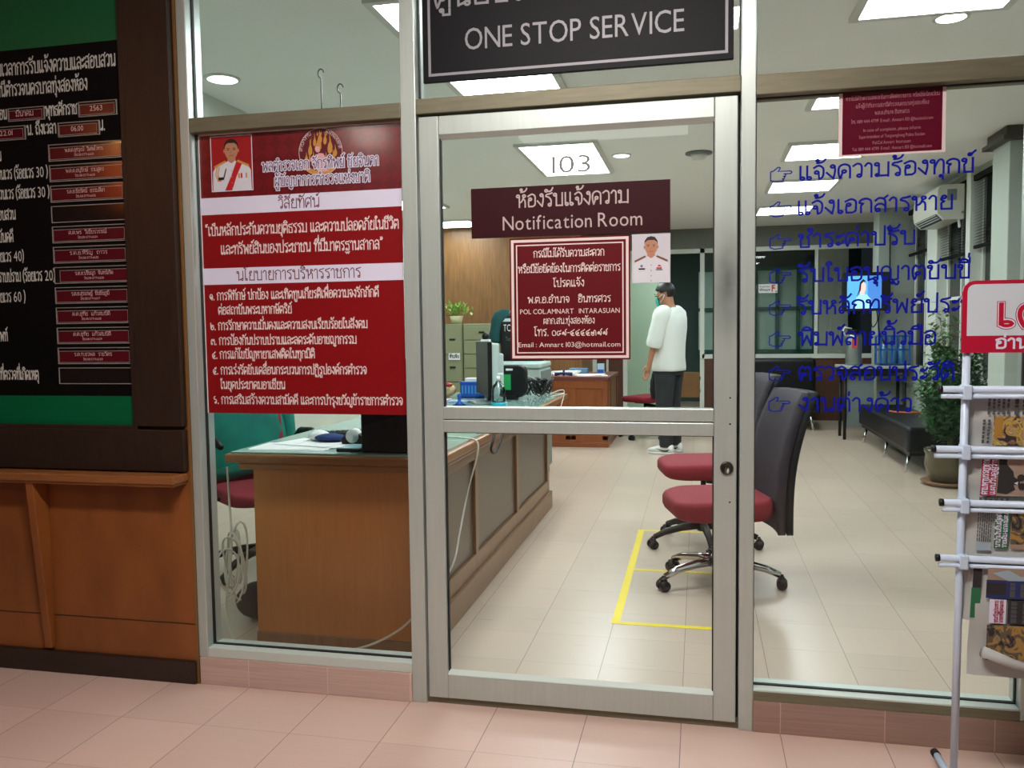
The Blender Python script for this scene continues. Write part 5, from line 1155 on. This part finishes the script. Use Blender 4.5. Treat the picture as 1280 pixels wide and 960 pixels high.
MB().S().tube([(.05, .05, .0), (.12, .2, .02), (.2, .36, .0)], .018, 8).box(-.04, .10, .048, .07, -.08, .08).build('wall_arm', M['black'], tv, local=True)
mb = MB().S(); mb.tube(spline([(1.98, 7.56, 1.50), (2.0, 7.62, 1.38), (1.96, 7.66, 1.30), (1.94, 7.7, 1.36), (1.92, 7.62, 1.50)], 5), .006, 6); mb.build('cable', M['black'], tv)
mb = MB().S(); mb.tube(spline([(2.20, 7.965, 2.5), (2.205, 7.965, 2.0), (2.20, 7.965, 1.75), (2.12, 7.965, 1.62), (2.09, 7.965, 1.3), (2.16, 7.965, 1.1)], 6), .008, 6); tag(mb.build('wall_cable', M['black']), 'black cable running down the white column', 'cable')
cv = thing('security_camera', 'small black and white security camera high on the white column', 'camera', (2.2, 7.9, 2.44))
MB().S().cyl((2.17, 7.80, 2.42), (2.19, 7.92, 2.44), .028, 14).build('body', M['black'], cv); MB().box(2.19, 2.23, 7.92, 7.98, 2.42, 2.46, .004).build('bracket', C_paperw, cv)
# air conditioner
C_acw = mat('ac_white', (206, 208, 196), .4)
ac = thing('air_conditioner', 'white wall air conditioner below the ceiling on the right', 'air conditioner', (2.25, 6.0, 2.3))
AX0, AX1, AY0, AY1, AZ0, AZ1 = 2.10, 2.338, 5.58, 6.44, 2.27, 2.585
prof = [(AX1, AZ0), (AX0+.07, AZ0), (AX0+.012, AZ0+.06), (AX0, AZ0+.12), (AX0+.01, AZ1-.03), (AX0+.04, AZ1), (AX1, AZ1)]
MB().prism([(a, AY0, b) for a, b in prof], (0, AY1-AY0, 0)).build('casing', C_acw, ac, bevel=.008)
mb = MB(); mb.prism([(AX0+.066, AY0+.06, AZ0-.001), (AX0+.010, AY0+.06, AZ0+.058), (AX0+.018, AY0+.06, AZ0+.062), (AX0+.074, AY0+.06, AZ0+.004)], (0, AY1-AY0-.12, 0)); mb.build('outlet', M['black'], ac)
mb = MB()
for k in range(3):
    x_, z_ = AX0+.016+.016*k, AZ0+.048-.0165*k; mb.box(x_-.006, x_, AY0+.07, AY1-.07, z_-.002, z_+.003)
mb.build('louver', C_acw, ac)
MB().box(AX0+.09, AX0+.17, AY0-.003, AY0+.001, AZ0+.17, AZ0+.27).build('side_vent', C_greyd, ac)
MB().box(AX0+.21, AX0+.23, AY0-.003, AY0+.001, AZ0+.05, AZ0+.07).build('badge', C_greyd, ac)
mb = MB().S(); mb.tube([(2.30, 5.62, 2.27), (2.30, 5.60, 2.22), (2.295, 5.58, 2.20)], .012, 8); mb.build('drain_pipe', C_paperw, ac)
# blinds
for i, (y0, y1, z0, lab) in enumerate(((4.16, 5.39, 1.98, 'open black slatted blind between the near column and first white post'), (5.53, 6.44, 1.95, 'black slatted blind in the window below the air conditioner'), (6.83, 7.74, 2.1, 'black slatted blind in the window beside the far white column'))):
    bl = thing('venetian_blind', lab, 'blind', (2.38, (y0+y1)/2, z0), 0, 'black blinds on the right windows')
    MB().box(2.345, 2.385, y0+.01, y1-.01, 2.57, 2.62, .003).build('headrail', M['blind'], bl); MB().box(2.352, 2.380, y0+.02, y1-.02, z0, z0+.03, .004).build('bottom_rail', M['blind'], bl)
    mb = MB(); z = z0+.045
    while z < 2.565:
        mb.prism([(2.352, y0+.02, z), (2.380, y0+.02, z+.012), (2.380, y0+.02, z+.0135), (2.352, y0+.02, z+.0015)], (0, y1-y0-.04, 0)); z += .026
    mb.build('slats', M['blind'], bl)
# ficus in a glazed pot
pp = thing('potted_ficus', 'leafy green shrub in a brown glazed pot behind the newspaper rack', 'plant', (2.0, 4.72, 0))
px, py = 2.02, 4.72
C_pot = mat('olive_glaze', (74, 66, 40), .22, coat=.5, vary=.25, vscale=6)
MB().S().lathe([(0, .03), (.13, .03), (.16, .07), (.185, .17), (.180, .25), (.190, .275), (.195, .30), (.175, .30), (.165, .26), (0, .26)], (px, py, 0), 30).build('pot', C_pot, pp)
MB().S().lathe([(0, 0), (.17, 0), (.215, .035), (.20, .04), (.16, .03), (0, .03)], (px, py, 0), 30).build('saucer', mat('terracotta_saucer', (126, 92, 62), .5), pp)
MB().S().lathe([(0, .262), (.160, .262), (.10, .28), (0, .285)], (px, py, 0), 20).build('soil', mat('soil', (70, 52, 38), .9), pp)
mb = MB().S(); r5 = random.Random(9); tips = []
mb.tube([(px, py, .26), (px+.01, py, .40), (px-.01, py+.01, .55)], [.022, .018, .016], 8)
for k in range(26):
    a = r5.uniform(0, 6.28); h_ = r5.uniform(.5, 1.36); rr = .25*math.sin(min(1, (h_-.36)/.55)*1.9)*r5.uniform(.5, 1); q = (px+rr*math.cos(a), py+rr*math.sin(a), h_)
    mb.tube(spline([(px, py, .34+.2*r5.random()), (px+rr*.4*math.cos(a), py+rr*.4*math.sin(a), .36+(h_-.36)*.55), q], 3), [.008]*3+[.006]*2+[.003]*2, 5); tips.append(q)
mb.build('trunk', mat('bark', (112, 98, 78), .8), pp)
mb = MB()
for k in range(5200):
    q = r5.choice(tips); t_ = r5.uniform(.35, 1.08)
    b = Vector((px, py, .42)).lerp(Vector(q), t_)+Vector((r5.gauss(0, .045), r5.gauss(0, .045), r5.gauss(0, .05)))
    a = r5.uniform(0, 6.28); e = r5.uniform(-.6, .9); l = r5.uniform(.045, .078)
    leaf(mb, b, (math.cos(a)*math.cos(e), math.sin(a)*math.cos(e), math.sin(e)), l, l*.48)
stuff(mb.build('foliage', mat('ficus_leaf', (58, 104, 54), .4, vary=.4, vscale=30), pp))

# small fittings
for x, z1, lab in ((-1.338, 2.289, 'taller thin wire hook rising behind the red poster'), (-1.264, 2.231, 'shorter thin wire hook rising behind the red poster')):
    y = .106; mb = MB().S(); mb.tube([(x, y, 2.06), (x, y, z1-.042)], .0024, 6); mb.tube([(x+.011*math.sin(R(a+180)), y, z1-.026-.016*math.cos(R(a))) for a in range(0, 280, 20)], .0024, 6)
    t = thing('wire_hook', lab, 'hook', (x, y, 2.06)); mb.build('wire', mat('hook_wire', (70, 74, 72), .4, .6), t)
    MB().box(x-.012, x+.012, .1005, .1045, 2.05, 2.09, .001).build('mount_plate', C_greyd, t)
# ------------------------------------------------------------------ people
C_sk = mat('skin', (176, 124, 96), .55)
C_hairp = mat('black_hair', (18, 16, 17), .5)
def person(name, label, loc, rz, larm, rarm, tilt=0, sc_=1.):
    t = thing(name, label, 'person', loc, rz)
    V = []; Rd = []; E = []
    def add(p, r, par=None):
        V.append(tuple(c*sc_ for c in p)); Rd.append(r*sc_)
        if par is not None: E.append((par, len(V)-1))
        return len(V)-1
    def hd(p):          # head points tilt about the neck
        a = R(tilt); x, y, z = p[0], p[1], p[2]-1.52; return (x*math.cos(a)+z*math.sin(a)+.01*(tilt > 0), y, 1.52+z*math.cos(a)-x*math.sin(a))
    pel = add((0, 0, .95), .12); wa = add((0, 0, 1.10), .115, pel); ch = add((0, 0, 1.28), .13, wa); nb = add((-.005, 0, 1.44), .075, ch)
    nk = add((.0, 0, 1.50), .052, nb); h0 = add(hd((.005, 0, 1.58)), .066, nk); h1 = add(hd((.0, 0, 1.645)), .083, h0); add(hd((-.005, 0, 1.70)), .066, h1)
    jw = add(hd((.045, 0, 1.56)), .045, h0); add(hd((.072, 0, 1.535)), .026, jw)
    br = add(hd((.045, 0, 1.635)), .058, h1); n0 = add(hd((.085, 0, 1.615)), .022, br); add(hd((.112, 0, 1.592)), .0105, n0)
    for s in (-1, 1): e0 = add(hd((-.005, s*.072, 1.612)), .018, h1); add(hd((-.014, s*.086, 1.618)), .012, e0)
    for s, arm in ((1, larm), (-1, rarm)):
        cl = add((-.005, s*.10, 1.43), .062, nb); sh = add(arm[0], .056, cl); el = add(arm[1], .040, sh); wr = add(arm[2], .026, el)
        d = (Vector(arm[3])-Vector(arm[2])).normalized(); fwd = Vector((1, 0, 0)); fwd = (fwd-d*fwd.dot(d)).normalized(); side = d.cross(fwd)*s
        w = Vector(arm[2]); pa = w+d*.055; p_ = add(pa, .026, wr)
        for k, (o, l) in enumerate(((.024, .072), (.008, .080), (-.008, .075), (-.023, .060))):
            kn = pa+d*.038+fwd*o; k0 = add(kn, .0095, p_); m1 = kn+d*l*.5-side*(.004+.004*k)*1.; k1 = add(m1, .0085, k0); add(m1+d*l*.42-side*(.016+.003*k), .0075, k1)
        tb0 = add(w+d*.03+fwd*.026, .011, p_); tb1 = add(w+d*.065+fwd*.044-side*.006, .0095, tb0); add(w+d*.092+fwd*.046-side*.014, .008, tb1)
    for s in (-1, 1):
        hp = add((0, s*.095, .90), .09, pel); kn = add((.012, s*.10, .50), .058, hp); an = add((-.015, s*.10, .095), .040, kn); add((.04, s*.105, .05), .036, an) ; add((.14, s*.115, .035), .030, len(V)-1)
    me = bpy.data.meshes.new('body'); me.from_pydata(V, E, []); me.materials.append(C_sk)
    o = bpy.data.objects.new('body', me); col.objects.link(o); o.parent = t
    md = o.modifiers.new('skin', 'SKIN'); md.use_smooth_shade = True
    sv = me.skin_vertices[0].data
    for i, r in enumerate(Rd): sv[i].radius = (r, r)
    sv[0].use_root = True
    sb_ = o.modifiers.new('sub', 'SUBSURF'); sb_.levels = 2; sb_.render_levels = 2
    # features of the face
    f = MB().S()
    for s in (-1, 1): f.ball(tuple(c*sc_ for c in hd((.094, s*.034, 1.628))), (.010*sc_, .013*sc_, .006*sc_), 8, 6)
    f.build('eyes', mat('eye_dark', (26, 20, 20), .3), t, local=True)
    f = MB().S()
    for s in (-1, 1): f.tube([tuple(c*sc_ for c in hd(q)) for q in ((.094, s*.052, 1.648), (.102, s*.034, 1.653), (.103, s*.016, 1.649))], .004*sc_, 6)
    f.build('eyebrows', C_hairp, t, local=True)
    MB().S().ball(tuple(c*sc_ for c in hd((.093, 0, 1.562))), (.007*sc_, .022*sc_, .006*sc_), 10, 6).build('mouth', mat('lips', (150, 86, 78), .5), t, local=True)
    # cropped hair: a cap that stops at the hairline, ears and nape
    vs = []; fs = []; n, m = 28, 18
    for i in range(m+1):
        b = math.pi*i/m
        for k in range(n):
            a = 2*math.pi*k/n; vs.append((-.004+.102*math.sin(b)*math.cos(a), .089*math.sin(b)*math.sin(a), 1.652+.098*math.cos(b)))
    def keep(p): return p[2] > (1.665+.25*max(0, p[0]-.05) if p[0] > .03 else (1.628 if p[0] > -.03 else 1.572))
    for i in range(m):
        for k in range(n):
            q = (i*n+k, (i+1)*n+k, (i+1)*n+(k+1) % n, i*n+(k+1) % n)
            if all(keep(vs[j]) for j in q): fs.append(q)
    h = MB().S(); h.add([tuple(c*sc_ for c in hd(v)) for v in vs], fs); ho = h.build('hair', C_hairp, t, local=True)
    sol = ho.modifiers.new('solid', 'SOLIDIFY'); sol.thickness = .012; sol.offset = -1
    return t, hd
def ring(cx, cy, z, rx, ry, n=28, p=2.4, wob=0, ph=0):
    out = []
    for k in range(n):
        a = 2*math.pi*k/n; ca, sa = math.cos(a), math.sin(a); f = 1+wob*math.sin(4*a+ph)+wob*.6*math.sin(7*a-ph*2)
        out.append((cx+rx*f*math.copysign(abs(ca)**(2/p), ca), cy+ry*f*math.copysign(abs(sa)**(2/p), sa), z))
    return out
def torso(nm, m, t, rows, k, cap=True):
    mb = MB().S(); mb.loft([ring(cx*k, 0, z*k, rx*k, ry*k, 30, 2.3, w, z*20) for z, cx, rx, ry, w in rows], cap); return mb.build(nm, m, t, local=True)
def sleeve(t, m, arm, frac, k, r0=.078, r1=.062, nm='sleeve'):
    a, b, c = (Vector(q)*k for q in arm[:3]); s = 1 if arm[0][1] > 0 else -1
    pts = [Vector((-.005, s*.13, 1.415))*k, a, a.lerp(b, .5), b]; rr = [r0*.95, r0, (r0+r1)/2, r1]
    if frac > 0: pts += [b.lerp(c, frac)]; rr += [r1*.94]
    else: pts = pts[:-1]+[a.lerp(b, 1+frac)]; rr[-1] = r1
    mb = MB().S(); mb.tube(spline(pts, 3), [rr[min(len(rr)-1, i//3)]*k*(1+.04*math.sin(i*2.1)) for i in range(3*(len(pts)-1)+1)], 16); return mb.build(nm, m, t, local=True)
def trousers(t, m, k):
    mb = MB().S()
    mb.loft([ring(0, 0, z*k, rx*k, ry*k, 28, 2.3) for z, rx, ry in ((.80, .115, .165), (.88, .128, .178), (.96, .122, .172), (1.03, .115, .162))])
    for s in (-1, 1):
        mb.loft([ring(cx*k, s*cy*k, z*k, rx*k, ry*k, 20, 2.2, .02, z*14) for z, cx, cy, rx, ry in ((.075, -.008, .102, .066, .060), (.12, -.012, .101, .070, .062), (.30, -.012, .100, .072, .066), (.50, .012, .100, .082, .076), (.70, .006, .098, .098, .088), (.88, .0, .092, .118, .090))])
    return mb.build('trousers', m, t, local=True)
def shoe(t, s, k, m, sole, swoosh=None):
    mb = MB().S(); y = s*.108
    mb.loft([[(x*k, (y+w*math.cos(a)+.010*s*max(0, x*4))*k, (z0+hh*(.5+.5*math.sin(a)))*k) for a in [2*math.pi*i/16 for i in range(16)]] for x, w, z0, hh in ((-.092, .020, .03, .04), (-.085, .036, .018, .08), (-.04, .044, .018, .105), (.02, .044, .018, .092), (.08, .048, .018, .068), (.13, .046, .018, .050), (.165, .034, .020, .038), (.182, .012, .024, .022))])
    o = mb.build('shoe', m, t, local=True)
    b = MB().S(); b.loft([[(x*k, (y+.010*s*max(0, x*4)+w*c)*k, z*k) for x, w, c in [(q[0], q[1], 1) for q in pr]+[(q[0], q[1], -1) for q in pr[::-1]]] for z, pr in ((0, ((-.09, .030), (-.04, .044), (.03, .044), (.09, .050), (.14, .044), (.176, .018))), (.026, ((-.094, .032), (-.04, .047), (.03, .047), (.09, .052), (.14, .047), (.182, .02))))])
    b.build('sole', sole, o, local=True)
    if swoosh:
        w = MB(); pts = [(-.075, .060), (-.045, .036), (-.01, .032), (.03, .044), (.085, .068), (.03, .054), (-.01, .046), (-.04, .050)]
        for side in (-1, 1): w.poly([(x*k, (y+.010*s*max(0, x*4)+side*.0492)*k, z*k) for x, z in (pts if side > 0 else pts[::-1])])
        w.build('side_mark', swoosh, o, local=True)
# the man in white
k = 1.035
la = [(-.01, .19, 1.42), (.05, .235, 1.15), (.115, .225, .915), (.165, .215, .74)]; ra = [(-.01, -.19, 1.42), (.02, -.235, 1.15), (.13, -.20, .95), (.20, -.16, .84)]
man, hd = person('person', 'man in white shirt, dark jeans, white shoes and teal face mask standing at the back', (-.30, 6.22, 0), R(158), la, ra, 16, k)
C_ws = mat('white_shirt', (226, 232, 228), .85, bump=.12, bscale=14)
torso('shirt', C_ws, man, [(.845, 0, .150, .205, .03), (.87, 0, .152, .206, .03), (.98, 0, .145, .200, .02), (1.12, -.005, .142, .200, .015), (1.28, -.012, .150, .212, .01), (1.38, -.02, .140, .212, .005), (1.435, -.022, .115, .180, 0), (1.465, -.015, .085, .105, 0), (1.485, -.01, .068, .072, 0)], k)
sleeve(man, C_ws, la, .22, k, .086, .078); sleeve(man, C_ws, ra, .22, k, .086, .078)
trousers(man, mat('dark_jeans', (38, 42, 46), .85, vary=.2, vscale=8), k)
for s in (-1, 1): shoe(man, s, k, mat('white_shoe', (226, 228, 226), .5), mat('shoe_sole', (214, 214, 210), .6), M['black'])
mb = MB().S(); rows = []
for j in range(9):
    b = -.9+1.8*j/8; rows.append([tuple(c*k for c in hd((.062+.060*math.cos(a)*math.cos(b*.8), .074*math.sin(a), 1.565+.052*math.sin(b)+.004*math.cos(a*9)))) for a in [-1.45+2.9*i/12 for i in range(13)]])
mb.add([p for r in rows for p in r], [(j*13+i, j*13+i+1, j*13+14+i, j*13+13+i) for j in range(8) for i in range(12)])
mk = mb.build('face_mask', mat('mask_teal', (64, 190, 172), .8), man, local=True)
mb = MB().S()
for s in (-1, 1):
    for z in (1.60, 1.54): mb.tube([tuple(c*k for c in hd(q)) for q in ((.055, s*.074, z), (.0, s*.084, 1.6+(z-1.57)*.6), (-.02, s*.084, 1.605))], .0025*k, 6)
mb.build('mask_strap', C_paperw, mk, local=True)

# the officer in the black vest
k = 1.02
la2 = [(-.01, .20, 1.42), (-.01, .265, 1.15), (.05, .275, .92), (.08, .265, .75)]; ra2 = [(-.01, -.20, 1.42), (.04, -.25, 1.15), (.20, -.20, 1.02), (.30, -.12, 1.0)]
off, hd2 = person('person', 'officer in a black lettered vest seen from behind beyond the counter', (-1.685, 5.28, 0), R(92), la2, ra2, 4, k)
C_navy = mat('dark_teal_shirt', (26, 78, 80), .85); C_vest = mat('black_vest', (22, 22, 26), .8, bump=.1, bscale=30)
torso('shirt', C_navy, off, [(.90, 0, .125, .178, .01), (1.10, 0, .125, .178, .01), (1.28, -.01, .135, .195, .01), (1.38, -.015, .130, .198, 0), (1.44, -.015, .105, .165, 0), (1.475, -.01, .068, .075, 0), (1.50, -.005, .060, .064, 0)], k)
sleeve(off, C_navy, la2, -.12, k, .078, .068); sleeve(off, C_navy, ra2, -.12, k, .078, .068)
vr = [(.96, 0, .150, .205, .01), (1.10, 0, .150, .205, .01), (1.26, -.01, .156, .210, .005), (1.36, -.016, .150, .196, 0), (1.43, -.02, .118, .150, 0), (1.462, -.016, .080, .09, 0)]
vo = torso('vest', C_vest, off, vr, k)
def vback(z):
    for (z0, c0, r0, w0, _), (z1, c1, r1, w1, _) in zip(vr, vr[1:]):
        if z0 <= z <= z1: q = (z-z0)/(z1-z0); return c0+(c1-c0)*q, r0+(r1-r0)*q, w0+(w1-w0)*q
    return vr[0][1:4]
def vp(u, v, e=.005):
    c, rx, ry = vback(v/k); s_ = min(.999, abs(u/k/ry)); cx = (1-s_**2.3)**(1/2.3); return ((c-rx*cx)*k-e, -u, v)
mb = MB()
for z0, z1 in ((1.375, 1.405),):
    us = [-.165+.33*i/12 for i in range(13)]
    mb.add([vp(u*k, z*k) for z in (z0, z1) for u in us], [(i, i+1, 14+i, 13+i) for i in range(12)])
mb.build('reflective_stripe', mat('reflective_strip', (190, 214, 210), .4), vo, local=True)
mb = MB(); write(mb, 'TCSD Police', .058, -.158, .15, z=1.285*k, P=vp, lift=(-1, 0, 0)); mb.build('lettering', C_paperw, vo, local=True)
mb = MB(); write(mb, 'Tactical', .034, -.135, -.02, z=1.195*k, P=vp, lift=(-1, 0, 0)); mb.build('small_lettering', mat('vest_grey_letter', (110, 112, 116), .6), vo, local=True)
trousers(off, mat('dark_trousers', (28, 30, 34), .85), k)
for s in (-1, 1): shoe(off, s, k, M['black'], M['black'])
# ------------------------------------------------------------------ lamps
def panel_light(x0, x1, y0, y1, label, z=CEIL):
    t = thing('ceiling_light', label, 'ceiling light', ((x0+x1)/2, (y0+y1)/2, z), 0, 'square ceiling light panels')
    mb = MB()
    for a in ((x0-.035, x1+.035, y0-.035, y0), (x0-.035, x1+.035, y1, y1+.035), (x0-.035, x0, y0, y1), (x1, x1+.035, y0, y1)): mb.box(*a, z-.022, z)
    mb.build('frame', M['trim'], t)
    MB().box(x0, x1, y0, y1, z-.019, z-.012).build('diffuser', M['lamp'], t)
for a in ((-1.325, -.765, .60, 2.05, 'long ceiling light panel just inside, cut by the transom frame'), (-1.310, -.760, 3.46, 4.68, 'long ceiling light panel seen above the room number'), (-1.310, -.760, 6.1, 7.3, 'long ceiling light panel hidden mostly behind the room sign'),
          (.69, 1.27, .68, 1.285, 'square ceiling light panel nearest the right window'), (.69, 1.27, 2.28, 2.88, 'square ceiling light panel beside the small maroon notice top'), (.69, 1.27, 3.97, 4.56, 'third square ceiling light panel from the right window'), (.69, 1.27, 5.65, 6.28, 'fourth square ceiling light panel from the right window'), (.69, 1.27, 7.41, 8.04, 'farthest square ceiling light panel before the partition'),
          (-3.35, -2.80, 7.45, 8.05, 'ceiling light panel over the beige cabinets'), (-3.3, -2.74, 5.7, 6.3, 'ceiling light panel at the left before the cabinets')):
    panel_light(*a)
def downlight(x, y, label, r=.062):
    t = thing('downlight', label, 'downlight', (x, y, CEIL), 0, 'round ceiling downlights')
    MB().S().lathe([(0, -.008), (r, -.008), (r, -.004), (0, -.004)], (x, y, CEIL), 28).build('lens', M['downlamp'], t)
    MB().S().lathe([(r, -.010), (r+.014, -.010), (r+.016, 0), (r, 0), (r, -.010)], (x, y, CEIL), 28).build('trim_ring', M['white'], t)
downlight(-2.51, 1.41, 'round downlight at far left above the red poster', .078)
downlight(1.10, 1.405, 'round downlight beside the nearest square panel on the right')
downlight(-.60, 4.04, 'round downlight right of the panel above the room number')
sd = thing('smoke_detector', 'white round detector on the ceiling near the door top', 'detector', (.0, 4.1, CEIL))
MB().S().lathe([(0, -.055), (.05, -.052), (.062, -.03), (.062, -.012), (0, -.012)], (.0, 4.12, CEIL), 22).build('body', M['white'], sd); MB().S().lathe([(.0, -.012), (.105, -.012), (.105, 0), (0, 0)], (.0, 4.12, CEIL), 24).build('base_plate', C_greyd, sd)
# beyond the partition: unseen lamp added to brighten the green room
t = thing('ceiling_light', 'added unseen light panel for the room beyond the partition', 'ceiling light', (-.4, 10.2, CEIL))
MB().box(-.7, -.1, 9.9, 10.5, CEIL-.03, CEIL-.02).build('diffuser', M['lamp'], t); MB().box(-.74, -.06, 9.86, 10.54, CEIL-.02, CEIL).build('frame', M['trim'], t)
# corridor lamps, the flat panel an added one (above and behind the viewer)
t = thing('corridor_lamp', 'long prismatic lamp hanging in the corridor facing the door', 'lamp', (-.72, -3.76, OC)); MB().box(-1.38, -.06, -3.90, -3.62, OC-.06, OC, .005).build('housing', M['white'], t)
MB().box(-1.36, -.08, -3.88, -3.64, OC-.15, OC-.06, .006).build('diffuser', mat('prismatic_diffuser', (255, 255, 255), .5, emit=(250, 255, 250), estr=4.5), t)
t = thing('corridor_fill_panel', 'added flat fill light on the corridor ceiling in front of the door', 'lamp', (-.4, -1.7, OC)); MB().box(-1.02, .22, -1.87, -1.53, OC-.04, OC, .004).build('frame', M['white'], t)  # added to light floor and facade, its reflection falls behind the sign
MB().box(-1.0, .20, -1.85, -1.55, OC-.046, OC-.040).build('diffuser', M['tube'], t)
t = thing('corridor_dome_lamp', 'round dome lamp on the corridor ceiling facing the red poster', 'lamp', (-2.62, -3.68, OC))
MB().S().lathe([(0, -.10), (.08, -.095), (.13, -.06), (.15, -.02), (.15, 0), (0, 0)], (-2.62, -3.68, OC), 24).build('diffuser', mat('dome_lamp', (255, 255, 255), .5, emit=(255, 240, 228), estr=22.0), t)
t = thing('corridor_lantern', 'warm hanging lantern in the corridor facing the duty board', 'lamp', (-4.45, -3.25, 2.4))
MB().S().ball((-4.45, -3.25, 2.84), .035, 14, 10).build('bulb', M['warm'], t); MB().S().lathe([(.11, 0), (.12, .12), (.10, .30), (.04, .40)], (-4.45, -3.25, 2.40), 18).build('shade', mat('lantern_shade', (220, 140, 70), .6, emit=(255, 120, 40), estr=7.0), t); MB().S().cyl((-4.45, -3.25, 2.87), (-4.45, -3.25, OC), .012, 8).build('cord', M['black'], t)

w = bpy.data.worlds.new('World'); sc.world = w; w.use_nodes = True
w.node_tree.nodes['Background'].inputs[0].default_value = (.010, .013, .016, 1); w.node_tree.nodes['Background'].inputs[1].default_value = 1.

# ------------------------------------------------------------------ camera
cd = bpy.data.cameras.new('camera'); cam = bpy.data.objects.new('camera', cd); col.objects.link(cam); sc.camera = cam
cd.sensor_fit = 'HORIZONTAL'; cd.sensor_width = 36; cd.lens = 36*1055.26/1280; cd.clip_start = .02; cd.clip_end = 60
yaw, pitch, roll = -.2178117, -.06489839, -.01269935
f_ = Vector((math.sin(yaw)*math.cos(pitch), math.cos(yaw)*math.cos(pitch), math.sin(pitch))); r_ = Vector((math.cos(yaw), -math.sin(yaw), 0)); u_ = r_.cross(f_)
r2_ = r_*math.cos(roll)+u_*math.sin(roll); u2_ = u_*math.cos(roll)-r_*math.sin(roll)
cam.matrix_world = Matrix(((r2_.x, u2_.x, -f_.x, 0), (r2_.y, u2_.y, -f_.y, -2.8), (r2_.z, u2_.z, -f_.z, 1.33), (0, 0, 0, 1)))
vs_ = sc.view_settings; vs_.view_transform = 'Standard'; vs_.look = 'None'; vs_.gamma = 1; vs_.use_curve_mapping = False; vs_.exposure = 0.0
sc.cycles.use_denoising = True; sc.cycles.max_bounces = 10; sc.cycles.diffuse_bounces = 5; sc.cycles.glossy_bounces = 4; sc.cycles.transparent_max_bounces = 16
sc.cycles.sample_clamp_indirect = 6.0; sc.cycles.caustics_reflective = False; sc.cycles.caustics_refractive = False
